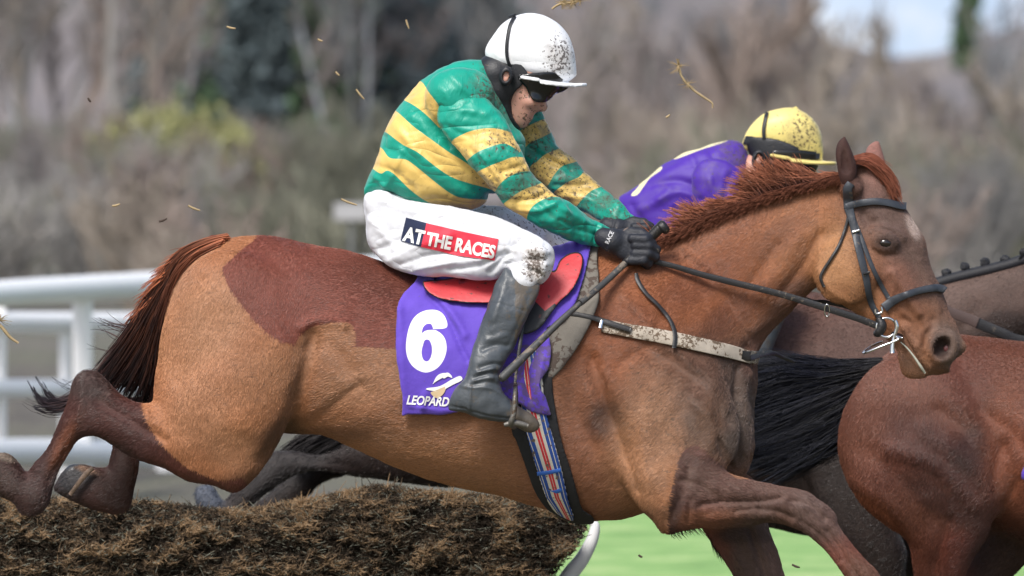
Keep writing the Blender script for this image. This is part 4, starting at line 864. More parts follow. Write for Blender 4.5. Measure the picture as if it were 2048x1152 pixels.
head_shape(hd, z0=HZ); head_shape(b, z0=HZ)
b.chain([(1003, 180, 0, 30), (960, 190, 0, 40), (900, 215, 0, 62)], 14)
b.chain([(900, 225, 0, 78), (850, 290, 0, 84), (800, 370, 0, 78), (785, 430, 0, 72)], 24)
for s_, W in ((-1, 1), (1, 1)):
    b.chain([(925, 200, s_ * 105, 40), (1000, 330, s_ * 128, 28), (1070, 410, s_ * 105, 24), (1150, 445, s_ * 80, 20), (1225, 474, s_ * 70 if s_ < 0 else 30, 17), (1262, 492, -92 if s_ < 0 else 12, 18)], 12)
    b.chain([(790, 440, s_ * 60, 60), (900, 470, s_ * 120, 46), (1060, 520, s_ * 182, 33), (1030, 590, s_ * 206, 30), (985, 700, s_ * 236, 26), (965, 770, s_ * 240, 17), (950, 800, s_ * 242, 18), (1040, 825, s_ * 238, 15)], 10)
faceZ = None
# racing silks: torso
sf = Field(715, 1070, 105, 440, -190, 190, 3.2)
sf.inflate([(727, 393), (726, 393), (729, 371), (746, 336), (762, 296), (768, 270), (775, 250), (792, 222), (814, 195), (842, 163), (867, 144), (892, 132), (924, 121), (955, 120), (974, 122), (984, 140), (996, 178), (1010, 208), (1026, 246), (1046, 268),
            (1050, 300), (1035, 350), (1000, 384), (976, 386), (976, 388), (967, 408), (946, 420), (945, 420), (911, 415), (880, 411), (842, 408), (811, 402), (786, 387), (761, 383), (745, 385)], 1.12, 165, k=6)
sf.ell((920, 195, -95), (70, 62, 48), 26); sf.ell((920, 195, 95), (70, 62, 48), 26)
SST = [([(750, 330), (790, 345), (830, 380)], 6, -5), ([(765, 380), (790, 340), (800, 300)], 7, 5), ([(770, 300), (800, 310), (850, 350), (900, 390)], 7, -4), ([(745, 350), (770, 370), (790, 390)], 6, 5), ([(800, 390), (840, 395), (900, 405)], 5, 4),
       ([(880, 215), (876, 250), (900, 290)], 6, -7), ([(870, 160), (900, 200), (905, 240)], 8, 3), ([(820, 230), (850, 260), (880, 300), (940, 350)], 9, 4), ([(840, 300), (900, 350), (960, 390)], 8, -4), ([(790, 250), (830, 300), (880, 340)], 8, 4),
       ([(975, 130), (985, 170), (1000, 205)], 6, 4), ([(940, 140), (965, 180), (990, 230)], 8, -4), ([(900, 150), (940, 190), (970, 240)], 8, 3), ([(1010, 230), (1000, 290), (990, 340)], 8, -4), ([(728, 380), (745, 362), (752, 340)], 5, 3)]
so, SV, SF = build("silks_shirt", sf, M_silk, rider, strokes=SST, rl=1, noise=[(40, 3.0, (1, 1, 1)), (15, 1.1, (1, 1, 1))])
TA = [(842, 163), (858, 185), (878, 213), (882, 240), (882, 256), (881, 258), (855, 232), (830, 212), (800, 196), (800, 194), (822, 168)]
TB = [(780, 222), (792, 222), (827, 253), (864, 280), (899, 305), (930, 324), (955, 345), (990, 380), (990, 382), (970, 375), (930, 364), (899, 352), (867, 330), (836, 305), (805, 289), (774, 266), (755, 258), (755, 256)]
TC = [(745, 292), (763, 296), (780, 316), (811, 319), (836, 336), (874, 367), (905, 389), (930, 397), (972, 399), (974, 401), (972, 425), (970, 427), (940, 425), (880, 413), (852, 402), (821, 380), (789, 349), (774, 341), (761, 347), (740, 333), (735, 330)]
body_attrs(so, SV, [TA, TB, TC], .30 + .55 * np.exp(-((SV[:, 0] - 985) / 50) ** 2 - ((SV[:, 1] - 190) / 70) ** 2) + .3 * np.clip((SV[:, 0] - 860) / 120, 0, 1) * (SV[:, 1] > 330) - .1 * (SV[:, 0] < 850))
# near sleeve
sl = Field(850, 1240, 165, 515, -225, 10, 3.2)
sl.inflate([(884, 205), (874, 228), (878, 252), (897, 277), (909, 290), (932, 320), (957, 350), (987, 383), (1015, 413), (1052, 438), (1080, 455), (1115, 471), (1150, 485), (1185, 492), (1201, 493), (1202, 493), (1212, 480), (1222, 457), (1221, 456), (1203, 447), (1185, 438), (1164, 425), (1147, 409), (1133, 398),
            (1112, 391), (1092, 374), (1076, 360), (1060, 340), (1049, 318), (1040, 298), (1026, 270), (1010, 240), (985, 208), (955, 188), (920, 184)], .86, 80, z=((930, 225, -118), (1000, 320, -142), (1090, 420, -128), (1210, 470, -80)), k=4)
LST = [([(890, 250), (930, 270), (980, 262), (1020, 272)], 6, -4), ([(900, 220), (950, 225), (1000, 240)], 8, 4), ([(940, 300), (970, 330), (1000, 370)], 6, -4), ([(960, 310), (1000, 360), (1030, 400)], 6, 5), ([(1010, 300), (1040, 345)], 6, -4), ([(1000, 345), (1050, 330)], 5, -4),
       ([(1020, 400), (1060, 400), (1100, 380)], 5, -5), ([(1040, 420), (1080, 420), (1120, 400)], 5, 5), ([(1070, 400), (1100, 430), (1120, 455)], 6, -4), ([(1110, 410), (1150, 430), (1180, 450)], 6, 5), ([(1120, 440), (1160, 460), (1195, 470)], 5, -5), ([(1140, 410), (1150, 440), (1150, 470)], 5, -4), ([(1165, 440), (1168, 480)], 4, 3),
       ([(1196, 448), (1190, 470), (1184, 490)], 3, -4), ([(1205, 450), (1198, 472), (1192, 490)], 3, 3)]
slo, LV, LF = build("silks_sleeve", sl, M_silk, rider, strokes=LST, rl=1, noise=[(30, 3.0, (1, 1, 1)), (12, 1.3, (1, 1, 1))])
NB = [[(902, 288), (927, 268), (960, 258), (992, 257), (1024, 266), (1046, 280), (1048, 282), (1040, 304), (1033, 299), (1008, 287), (974, 296), (949, 308), (933, 322), (925, 326)],
      [(950, 352), (975, 334), (1005, 322), (1027, 314), (1056, 316), (1058, 318), (1070, 338), (1066, 342), (1040, 344), (1017, 354), (1000, 368), (988, 386), (980, 392)],
      [(1006, 416), (1022, 396), (1046, 380), (1070, 371), (1088, 364), (1092, 364), (1122, 388), (1120, 394), (1100, 394), (1080, 402), (1064, 414), (1055, 430), (1053, 444), (1050, 448)]]
body_attrs(slo, LV, NB, .44 + .35 * np.clip((LV[:, 1] - 250) / 150, 0, 1) * (LV[:, 1] < 400) + .3 * np.exp(-((LV[:, 0] - 1010) / 40) ** 2 - ((LV[:, 1] - 275) / 25) ** 2) - .12 * (LV[:, 0] < 950))
# far sleeve
fs = Field(1000, 1290, 205, 470, -30, 215, 3.2)
fs.inflate([(1000, 240), (1048, 236), (1071, 221), (1083, 222), (1096, 249), (1108, 274), (1119, 296), (1149, 320), (1169, 343), (1199, 370), (1236, 400), (1258, 422), (1278, 441), (1268, 450), (1254, 457), (1232, 454), (1200, 442), (1160, 420), (1120, 398), (1085, 370), (1050, 335), (1010, 300)],
           .86, 75, z=((1060, 250, 112), (1150, 360, 92), (1262, 447, 26)), k=4)
FST = [([(1070, 250), (1090, 280), (1130, 320)], 7, 4), ([(1050, 290), (1100, 320), (1140, 340)], 6, -5), ([(1110, 370), (1160, 370), (1190, 360)], 5, -4), ([(1130, 390), (1180, 400), (1220, 420)], 6, 5), ([(1170, 380), (1210, 400), (1240, 430)], 5, -4), ([(1235, 415), (1228, 450)], 4, 3)]
fso, FV, FF = build("silks_sleeve", fs, M_silk, rider, strokes=FST, rl=1, noise=[(28, 3.0, (1, 1, 1)), (12, 1.3, (1, 1, 1))])
FB = [[(1040, 262), (1060, 250), (1089, 238), (1102, 240), (1104, 262), (1085, 274), (1060, 286), (1040, 304), (1030, 306), (1025, 285)], [(1060, 338), (1075, 322), (1092, 308), (1112, 300), (1134, 292), (1160, 318), (1150, 324), (1125, 332), (1108, 350), (1096, 370), (1085, 372)],
      [(1108, 390), (1124, 372), (1140, 362), (1158, 354), (1178, 338), (1210, 368), (1200, 374), (1182, 382), (1165, 398), (1152, 414), (1145, 420)]]
body_attrs(fso, FV, FB, .70 + 0 * FV[:, 0])
# black padded chin harness around ear, jaw and neck
M_black = plain("black_padding", (.013, .014, .018), rough=.5, var=.4, bmp=.3, mud=.1)
hs = Field(960, 1150, 50, 290, -90, 90, 2.6)
shell(hs, hd, [(970, 110), (975, 150), (986, 174), (996, 196), (1006, 216), (1016, 240), (1032, 258), (1040, 258), (1028, 240), (1017, 216), (1018, 200), (1030, 184), (1046, 168), (1058, 150), (1020, 110)], -1, 7)
hs.inflate([(975, 128), (976, 152), (984, 174), (996, 202), (1008, 226), (1022, 248), (1036, 258), (1026, 240), (1016, 215), (1020, 190), (1030, 150), (1000, 136)], 1.5, 58, k=5)
hs.chain([(992, 150, 0, 44), (996, 180, 0, 42), (1002, 210, 0, 30), (1014, 238, 0, 18), (1028, 250, 0, 12)], 6)
for q_ in (-1, 1): hs.ell((1012, 153, q_ * 62), (7, 10, 18), 2, True, ang=8)
hs.ell((1011, 153, -70), (6, 9, 14), 2, True, ang=8); build("chin_harness", hs, M_black, rider, rl=1)
gg = Field(1030, 1160, 135, 225, -90, 90, 2.4)
shell(gg, hd, [(1040, 150), (1052, 176), (1060, 192), (1070, 203), (1092, 204), (1112, 190), (1130, 170), (1130, 145)], 0, 9)
gg.inflate([(1060, 156), (1100, 160), (1137, 170), (1130, 181), (1112, 188), (1098, 192), (1076, 190), (1062, 176)], 1.2, 48, k=8)
M_gog = plain("dark_goggles", (.008, .008, .009), rough=.18, spec=.6, bmp=.05, mud=.12); build("goggles", gg, M_gog, rider, rl=2)
for s_ in (-1, 1):
    g = Field(1066, 1096, 180, 206, s_ * 28 - 16, s_ * 28 + 16, 2); g.ell((1082, 192, s_ * 26), (9, 8, 9), 0); build("eye", g, plain("eye_white", (.6, .56, .52), rough=.2, bmp=0), rider)
# helmet with silk cover
def visor(F_, xs, ys, xc, ln, wd, th=3.6):
    X = (F_.o[0] + F_.st * np.arange(F_.n[0]))[:, None, None]; Y = (F_.o[1] + F_.st * np.arange(F_.n[1]))[None, :, None]; Z = (F_.o[2] + F_.st * np.arange(F_.n[2]))[None, None, :]
    yc = np.interp(X, xs, ys) + 5 * (Z / wd) ** 2 * (X > xc + 30); e = np.sqrt(np.clip(((X - xc) / ln), 0, 9) ** 2 + (Z / wd) ** 2)
    d = np.maximum(np.abs(Y - yc) - th, np.maximum((e - 1) * 55, xc - 10 - X)); F_.comb(np.zeros(3, int), F_.n, d, 4)
M_cap = cloth_mat("white_cap_cover", (.84, .85, .88), (.84, .85, .88), .42, 1.0, (.05, .035, .03), wr=.25, dirty=(.5, .47, .46))
hf = Field(955, 1190, 10, 190, -110, 110, 2.8)
hf.inflate([(970, 103), (975, 88), (989, 67), (1004, 48), (1028, 33), (1056, 26), (1082, 29), (1103, 38), (1121, 51), (1137, 71), (1147, 98), (1151, 121), (1153, 146), (1152, 152), (1130, 166), (1100, 168), (1046, 157), (1022, 147), (999, 140), (980, 132), (973, 118)], 1.16, 90, k=3)
visor(hf, [1040, 1080, 1110, 1130, 1150, 1174], [154, 160, 165, 168.5, 170, 169.5], 1050, 124, 70)
ho, HLV, HLF = build("helmet", hf, M_cap, rider, strokes=[([(1103, 38), (1107, 70), (1110, 110)], 3, 1.5), ([(1050, 153), (1100, 164), (1155, 150)], 3, -2.5), ([(985, 100), (1010, 120), (1040, 140)], 6, 1.5), ([(1030, 60), (1060, 80), (1100, 90)], 5, 1.2), ([(990, 80), (1000, 110)], 5, -1.5)], rl=2)
body_attrs(ho, HLV, [], .18 + .72 * np.exp(-((HLV[:, 0] - 1125) / 40) ** 2 - ((HLV[:, 1] - 110) / 50) ** 2) + .25 * np.exp(-((HLV[:, 0] - 1090) / 40) ** 2 - ((HLV[:, 1] - 135) / 22) ** 2) + .22 * np.exp(-((HLV[:, 0] - 985) / 15) ** 2 - ((HLV[:, 1] - 120) / 10) ** 2))
hz = DV(HLV[HLV[:, 2] < 0], 4, 1)
strap("helmet_strap", [(1030, 32), (1020, 50), (1015, 75), (1013, 100), (1016, 122), (1026, 142), (1040, 156)], 6.5, M_black, ho, hz, 2, 1.5)
M_text = plain("pale_print", (.5, .5, .52), rough=.6, bmp=0)
text("strap_lettering", "TOVA", M_text, ho, 1024, 140, 9, lambda X, Y: hz(X, Y) - 3, 1, 50, 0, 1.0, .03)
tube("cap_cord", [(1030, 30, -20), (1020, 33, 0), (1030, 30, 20)], 3, M_black, ho)
# breeches
M_br = cloth_mat("white_breeches", (.68, .69, .73), (.68, .67, .64), .55, 1.0, (.09, .06, .045), spec=.3, wr=.45, dirty=(.46, .40, .34))
bf = Field(715, 1190, 370, 610, -290, 290, 3.6)
NL = [(728, 396), (740, 386), (752, 380), (776, 384), (804, 398), (840, 404), (874, 409), (943, 421), (995, 435), (1033, 450), (1068, 468), (1094, 484), (1107, 499), (1110, 516), (1104, 541), (1086, 566), (1074, 562), (1040, 552), (1012, 540), (1003, 556), (964, 562), (894, 555), (839, 552), (787, 537), (759, 516), (741, 492), (734, 464), (731, 429)]
bf.inflate([(728, 396), (752, 380), (850, 400), (890, 440), (870, 520), (830, 548), (787, 537), (759, 516), (738, 492), (731, 440)], 1.15, 130, k=20)
bf.inflate(NL, .80, 72, z=((760, 450, -48), (900, 480, -118), (1000, 500, -170), (1090, 520, -206)), k=20)
bf.chain([(1068, 520, -200, 34), (1048, 556, -206, 30)], 12)
bf.inflate([(800, 400), (900, 424), (950, 417), (965, 411), (1006, 413), (1033, 427), (1082, 452), (1134, 477), (1170, 491), (1171, 493), (1160, 530), (1131, 560), (1080, 560), (1000, 560), (900, 540), (800, 500)], .6, 60, z=((850, 450, 80), (1000, 470, 150), (1140, 510, 200)), k=16)
BST = [([(760, 500), (800, 480), (830, 470)], 7, -6.4), ([(780, 520), (840, 490), (900, 470)], 7, 6.4), ([(800, 530), (860, 510), (930, 500)], 6, -6.4), ([(830, 540), (900, 525), (960, 520)], 6, 6.4), ([(900, 540), (960, 530), (1010, 505)], 5, -6.4), ([(740, 440), (770, 470), (790, 500)], 8, 4.8),
       ([(980, 545), (1005, 520), (1030, 490)], 6, -8.0), ([(1010, 530), (1050, 520), (1090, 520)], 5, -6.4), ([(1020, 500), (1060, 500), (1095, 505)], 5, 6.4), ([(1040, 480), (1060, 520), (1070, 555)], 5, -4.8), ([(1080, 490), (1090, 530), (1080, 560)], 5, 4.8), ([(1030, 530), (1060, 540), (1085, 550)], 4, -6.4), ([(760, 400), (820, 420), (880, 430)], 8, 4.8), ([(790, 395), (860, 415), (940, 430)], 5, -4.8), ([(880, 420), (960, 440), (1040, 470)], 10, 4.8)]
bro, RV, RF = build("breeches", bf, M_br, rider, strokes=BST, rl=1, noise=[(32, 2.2, (1, 1, 1)), (12, .9, (1, 1, 1))])
body_attrs(bro, RV, [], np.where(RV[:, 2] > 30, .66, .16 + .78 * np.exp(-((RV[:, 0] - 1070) / 26) ** 2 - ((RV[:, 1] - 530) / 40) ** 2) + .2 * (RV[:, 0] > 960)))
bz = DV(RV[RV[:, 2] < 0], 5, 1)
M_navy = plain("navy_patch", (.012, .02, .06), rough=.7); M_rp = plain("red_patch", (.70, .03, .06), rough=.65, var=.12)
patchmesh("sponsor_patch", [(812, 435), (853, 446), (842, 494), (801, 481)], bz, 2.5, M_navy, bro)
patchmesh("sponsor_patch", [(853, 446), (924, 463), (997, 478), (989, 521), (915, 511), (842, 494)], bz, 2.5, M_rp, bro)
text("patch_lettering", "AT", M_white, bro, 806, 480, 39, bz, 4.2, 13.5, 0, .80, .04)
text("patch_lettering", "THE RACES", M_white, bro, 851, 489, 36, bz, 4.2, 11.5, 0, .765, .04)
# boots
M_boot, nt, bs = new_mat("worn_black_boot"); v = coords(nt); c = mix(nt, ntex(nt, v, 9, 5, .6), (.010, .015, .022), (.12, .135, .15))
c = mix(nt, mth(nt, 'MULTIPLY', sstep(nt, mth(nt, 'ADD', ntex(nt, v, 35, 5, .65), mth(nt, 'MULTIPLY', attr(nt, 'mud'), .35)), .66, .85), .8), c, (.11, .085, .06)); nt.links.new(c, bs.inputs['Base Color']); bs.inputs['Roughness'].default_value = .42
b_ = bump(nt, bs, ntex(nt, v, 20, 5, .6, .5), .45, .008); bump(nt, bs, ntex(nt, v, 120, 3), .3, .002, b_)
GARM = [sf, sl, fs, bf]
BOOT = [(1010, 535), (1012, 534), (1040, 549), (1080, 567), (1082, 569), (1075, 594), (1066, 616), (1052, 640), (1040, 670), (1027, 697), (1012, 722), (1003, 742), (1000, 760), (1004, 780), (1018, 798), (1036, 812), (1058, 824), (1074, 838), (1079, 850), (1076, 860), (1060, 866), (1040, 858), (1022, 846), (996, 843), (965, 839), (940, 831), (938, 828), (898, 821), (896, 818), (900, 800), (908, 780), (922, 764), (932, 750), (939, 722), (947, 692), (957, 661), (966, 636), (978, 604), (990, 570), (1000, 552)]
for s_ in (-1, 1):
    g = Field(880, 1095, 520, 880, s_ * 232 - 62, s_ * 232 + 62, 3.2); zh = ((1040, 560, s_ * 210), (1000, 650, s_ * 226), (965, 760, s_ * 243), (1050, 840, s_ * 242))
    g.inflate(BOOT, .86, 48, z=zh, k=4)
    BS = [([(960, 735), (985, 728), (1003, 730)], 4, -5), ([(950, 755), (980, 745), (1000, 748)], 4, -5), ([(945, 770), (970, 762), (1000, 770)], 4, -4), ([(955, 745), (985, 738)], 4, 4), ([(950, 762), (985, 755)], 4, 4), ([(965, 700), (990, 690), (1015, 692)], 5, -4), ([(975, 680), (1010, 670)], 6, 3), ([(978, 604), (1010, 610), (1050, 622)], 2, -2), ([(920, 772), (945, 775), (985, 778), (1015, 800)], 2.5, 3), ([(942, 775), (940, 800), (938, 822)], 2.5, 3),
          ([(897, 812), (930, 818), (938, 822), (980, 832), (1020, 838), (1050, 850)], 2, -3), ([(1012, 560), (1000, 600), (985, 640)], 6, 2), ([(1060, 590), (1040, 640), (1020, 690)], 6, -2), ([(1000, 600), (985, 660)], 8, 2)]
    GARM.append(g)
    o, V, F = build("boot", g, M_boot, rider, strokes=BS, rl=1, noise=[(20, 1.6, (1, 1, 1))]); fattr(o, 'mud', .3 + .6 * (V[:, 0] > 1030) * (V[:, 1] < 700) + .8 * ((V[:, 0] > 1020) & (V[:, 1] > 780)))
# stirrup irons hang from the saddle
M_iron = plain("muddy_iron", (.16, .15, .135), rough=.5, metal=.5, mud=.6)
for s_ in (-1, 1):
    tube("stirrup_iron", [(1031, 768, s_ * 250), (1030, 790, s_ * 284), (1028, 825, s_ * 290), (1022, 846, s_ * 285), (1026, 852, s_ * 245), (1030, 848, s_ * 205), (1032, 800, s_ * 205), (1031, 768, s_ * 250)], [4, 4.5, 5.5, 6, 6, 6, 4.5, 4], M_iron, saddle, 8)
tube("stirrup_tread", [(1008, 850, -282), (1030, 846, -282), (1056, 852, -280)], [4, 7, 5], M_iron, saddle, 8)
# gloves: fists closed on reins and whip
M_glove = plain("black_glove", (.016, .018, .026), rough=.6, var=.5, scale=30, bmp=.5, mud=.22, mudcol=(.10, .08, .065), mscale=70)
def fist(z, dx=0, dy=0, sc_=1.0, name="glove", par=None, mat=None):
    T = lambda x, y, dz, r: (1205 + dx + (x - 1205) * sc_, 470 + dy + (y - 470) * sc_, z + dz * sc_, r * sc_)
    g = Field(1180 + dx, 1180 + dx + 170, 420 + dy, 420 + dy + 145, z - 60, z + 60, 2.4)
    g.chain([T(1208, 475, 6, 20), T(1226, 482, 2, 25)], 6)
    g.inflate([T(x, y, 0, 0)[:2] for x, y in [(1208, 492), (1221, 459), (1238, 462), (1258, 463), (1280, 470), (1294, 480), (1298, 500), (1292, 520), (1280, 530), (1262, 529), (1246, 522), (1226, 508)]], .8, 26, z=((0, 0, z),), k=6)
    kn = [(1291, 479), (1297, 492), (1296, 507), (1287, 520)]
    for i, (x, y) in enumerate(kn):          # four fingers, knuckles outward, tips curled under the palm
        ln = [0, 3, 2, -3][i]
        g.chain([T(x - 26, y - 2 + i, -16, 9.5), T(x, y, -18, 10), T(x + 13 + ln, y + 7, -6, 9), T(x + 10 + ln, y + 12, 10, 8.3), T(x - 4, y + 12, 16, 7.5)], 3)
    g.chain([T(1240, 470, 8, 12), T(1262, 464, 2, 10), T(1283, 466, -6, 8.5), T(1299, 474, -12, 7.5)], 3)   # thumb along the top
    global FIST
    FIST = g
    return build(name, g, mat or M_glove, par or rider, strokes=[([T(1222, 462, 0, 0)[:2], T(1212, 494, 0, 0)[:2]], 3 * sc_, -3)], rl=1)
go, GV, GF = fist(-100); gf1 = FIST; fist(14, 8, -22, .95); gf2 = FIST
gz_ = DV(GV, 5, 1); text("cuff_lettering", "RACE", M_text, go, 1217, 489, 12, gz_, 2.0, -66, 0, .9, .02)
tube("rein_loop", [(1240, 470, -104), (1255, 458, -100), (1275, 460, -98), (1292, 474, -104), (1302, 492, -122)], 3, plain("brown_rein", (.12, .085, .07), rough=.6), br)
def tuck(b, garms, hx, hy, mg=7):
    G = np.full(tuple(b.n), 30., np.float32)
    for g_ in garms:
        lo = np.maximum(np.ceil((g_.o - b.o) / b.st).astype(int), 0); hi = np.minimum(np.floor((g_.o + (g_.n - 1) * g_.st - b.o) / b.st).astype(int) + 1, b.n)
        sub = Field.__new__(Field); sub.o = b.o + lo * b.st; sub.st = b.st; sub.n = hi - lo
        v = G[lo[0]:hi[0], lo[1]:hi[1], lo[2]:hi[2]]; v[...] = np.minimum(v, resample(g_, sub))
    X = (b.o[0] + b.st * np.arange(b.n[0]))[:, None, None]; Y = (b.o[1] + b.st * np.arange(b.n[1]))[None, :, None]
    b.f = np.where((X > hx) & (Y < hy), b.f, np.maximum(b.f, G + mg)).astype(np.float32)
tuck(b, GARM + [gf1, gf2], 982, 264, 12)
bo, BV, BF = build("body", b, M_skin, rider, rl=1)
faceZ = DV(BV[(BV[:, 2] < 0) & (BV[:, 0] > 985) & (BV[:, 1] < 265)], 4, 1)
# whip
whip = empty("whip", pt(1300, 480, -.13)); tag(whip, "long black padded whip held in the near hand, pointing down past the boot", "whip")
M_whip = plain("muddy_whip", (.055, .055, .055), rough=.55, mud=.55, mudcol=(.16, .13, .10), mscale=60)
tube("handle", [(1328, 452, -106), (1318, 458, -106), (1300, 476, -104), (1278, 500, -104), (1250, 527, -120)], [12, 11, 10.5, 9.5, 7.5], M_leather, whip, 12)
tube("grip_knob", [(1334, 449, -106), (1330, 452, -106), (1324, 457, -106), (1320, 461, -106)], [8, 15, 15, 10], M_leather, whip, 12)
tube("shaft", [(1252, 525, -118), (1215, 560, -150), (1178, 592, -196), (1160, 606, -212)], [7, 6.5, 6.5, 7], M_whip, whip, 12)
tube("padded_flap", [(1166, 601, -206), (1120, 643, -236), (1070, 692, -262), (1030, 731, -284), (1006, 754, -296), (1003, 757, -297)], [5, 7, 7.5, 9, 9, 6], M_whip, whip, 12)
# ================================================================ bay horse ahead on the right
def far_coat(name, rough=.45): return coat_mat(name, rough=rough, speck=.35, sheen=.03)
BY = 1.15
bay = empty("racehorse", pt(2200, 1700, BY)); tag(bay, "glossy bay horse with black tail, its hindquarters at the right edge of the photo", "horse")
g = Field(1650, 3420, 380, 1800, -260, 260, 8)
g.inflate([(1756, 724), (1796, 693), (1844, 676), (1893, 669), (1956, 673), (2022, 681), (2100, 690), (2250, 715), (2450, 700), (2600, 670), (2720, 700), (2840, 860), (2850, 1020), (2760, 1150), (2500, 1210), (2250, 1170), (2080, 1100), (2000, 1060), (1850, 1000), (1740, 940), (1690, 850), (1720, 765)], .86, 400)
g.inflate([(2500, 700), (2640, 660), (2800, 560), (2950, 470), (3050, 450), (3100, 520), (3020, 640), (2920, 760), (2830, 900), (2650, 950)], .48, 240, k=30)
g.inflate([(3010, 450), (3060, 440), (3140, 520), (3240, 640), (3300, 720), (3270, 770), (3200, 760), (3110, 680), (3020, 600)], .6, 110, k=12)
for s_, P in ((-1, [(1745, 738), (1702, 790), (1680, 850), (1678, 907), (1693, 960), (1724, 1009), (1769, 1049), (1803, 1071), (1820, 1095), (1827, 1152), (1822, 1230), (1800, 1300), (1778, 1365), (1790, 1405), (1796, 1500), (1792, 1590), (1842, 1592), (1846, 1500), (1852, 1405), (1872, 1320), (1905, 1230), (1930, 1152), (1951, 1110), (1973, 1076), (1984, 1040), (2004, 1013), (2016, 985), (2010, 900), (1975, 800), (1900, 720), (1810, 705)]),
              (1, [(1850, 760), (1840, 900), (1900, 1000), (1950, 1040), (1956, 1080), (1930, 1140), (1890, 1220), (1862, 1300), (1870, 1400), (1905, 1500), (1952, 1500), (1942, 1380), (1962, 1270), (1995, 1190), (2048, 1130), (2110, 1060), (2100, 900), (2000, 760)])):
    g.inflate(P, .68, 115, z=((1850, 800, s_ * 92), (1850, 950, s_ * 112), (1820, 1400, s_ * 95)), k=24)
    g.chain([(1818, 1580, s_ * 95, 26), (1850, 1660, s_ * 95, 24), (1870, 1700, s_ * 95, 32)] if s_ < 0 else [(1925, 1490, 95, 26), (1960, 1560, 95, 22), (1950, 1590, 95, 30)], 10)
    g.chain([(2740, 1000, s_ * 110, 90), (2790, 1150, s_ * 110, 60), (2900, 1300, s_ * 105, 40), (3000, 1420, s_ * 100, 28), (3040, 1480, s_ * 100, 34)], 20)
BST_ = [([(2008, 890), (1990, 960), (1996, 1010)], 14, -7), ([(1720, 900), (1800, 960), (1860, 1040)], 26, -6), ([(1850, 860), (1950, 940), (1980, 1000)], 20, 6), ([(1900, 700), (1960, 800), (2000, 900)], 18, -5), ([(1760, 780), (1840, 820)], 60, 5), ([(1780, 900), (1870, 930), (1950, 1010)], 16, 6), ([(1700, 960), (1780, 1010), (1830, 1080)], 12, 5), ([(1880, 820), (1940, 870)], 16, -6), ([(1900, 1040), (1880, 1100), (1870, 1152)], 10, -6), ([(1960, 820), (2020, 860), (2048, 900)], 12, -4), ([(1850, 1000), (1860, 1100)], 16, 5), ([(2010, 1010), (2040, 960)], 10, -5)]
o, V, F = build("body", g, far_coat("bay_coat", .36), bay, BY, BST_, 2, noise=[(60, 2.0, (1, 1, 1))])
c = blobs(V, (.135, .050, .030), [(1800, 760, 110, 70, 20, (.20, .088, .062), .7), (1850, 900, 120, 60, 28, (.07, .028, .022), .85), (1800, 840, 50, 50, 0, (.12, .045, .03), .5), (1930, 760, 60, 60, 0, (.14, .05, .035), .5), (1760, 930, 60, 60, 0, (.13, .045, .03), .6), (1960, 1000, 60, 60, 0, (.08, .03, .024), .6), (1750, 1030, 80, 26, 40, (.27, .09, .045), .8), (1730, 880, 40, 90, 10, (.19, .075, .048), .7), (1950, 900, 40, 50, 30, (.05, .022, .018), .8), (1880, 1000, 90, 26, 30, (.06, .025, .02), .7), (1920, 1110, 50, 50, 0, (.20, .05, .035), .6), (2020, 900, 50, 120, 0, (.27, .09, .045), .6), (1850, 1130, 60, 60, 0, (.16, .05, .032), .6), (1850, 1450, 150, 200, 0, (.03, .02, .018), .9), (2000, 1120, 70, 60, 0, (.035, .022, .02), .8)])  # pinkish patch on top of the rump is painted sheen
coat_attrs(o, V, [], c, c, np.full(len(V), .15)); coat_hair('coat_hair', V, F, c, c, [], bay, 60000, M_fur, BY, 41, lambda x, y: (-.35, 1.0) if x < 1900 else (-.7, .7), (4, 10), (1650, 2120, 600, 1250), 8.5)
Gb = [[(1775, 722, -10), (1720, 728, -4), (1650, 730, 0), (1570, 718, 0), (1500, 732, 0), (1440, 760, 0)], [(1765, 735, -18), (1710, 745, -8), (1630, 758, 0), (1560, 765, 0), (1500, 785, 0), (1430, 800, 0)], [(1752, 752, -20), (1700, 776, -8), (1630, 806, 0), (1560, 838, 0), (1500, 858, 0), (1440, 870, 0)],
      [(1742, 775, -16), (1712, 820, -6), (1660, 862, 0), (1600, 890, 0), (1540, 910, 0), (1480, 925, 0)], [(1735, 800, -6), (1712, 850, 0), (1680, 890, 4), (1640, 915, 6), (1600, 935, 6), (1560, 960, 6)]]
rng = np.random.default_rng(8); L = guided(Gb, 6500, 14, rng, 9, 24, .45, 1.1, 10); cl_ = np.array([mnoise.noise(Vector((a / 16, b_ / 9, 4))) for a, b_ in L[:, 7, :2]]); L[:, :, 1] += (cl_ * 22)[:, None] * np.linspace(0, 1, 14)[None, :] ** 1.5; L[:, :, 0] = np.maximum(L[:, :, 0], 1350)
L = locks(L, 800, rng, .5); strands("tail", L, 1.1, hair_mat("black_hair", .42), hcols(6500, 14, (.010, .009, .010), (.010, .012, .022), .7, .5), bay, BY)
g = Field(2020, 2420, 700, 1010, -270, 270, 8)
gb_ = Field(1650, 2700, 600, 1250, -260, 260, 10)
gb_.inflate([(1756, 724), (1844, 676), (1956, 673), (2100, 690), (2250, 715), (2450, 700), (2600, 670), (2720, 760), (2650, 1150), (2500, 1210), (2250, 1170), (2080, 1100), (1850, 1000), (1690, 850)], .86, 400)
shell(g, gb_, [(2120, 690), (2400, 690), (2400, 990), (2200, 990), (2050, 965), (2044, 940), (2090, 800)], 8, 12)
o, V, F = build("number_cloth", g, M_purple, None, BY); fattr(o, 'six', np.full(len(V), 40.)); fattr(o, 'mud', np.zeros(len(V))); tag(o, "purple saddle cloth corner just showing on the bay horse at the right edge", "number cloth")
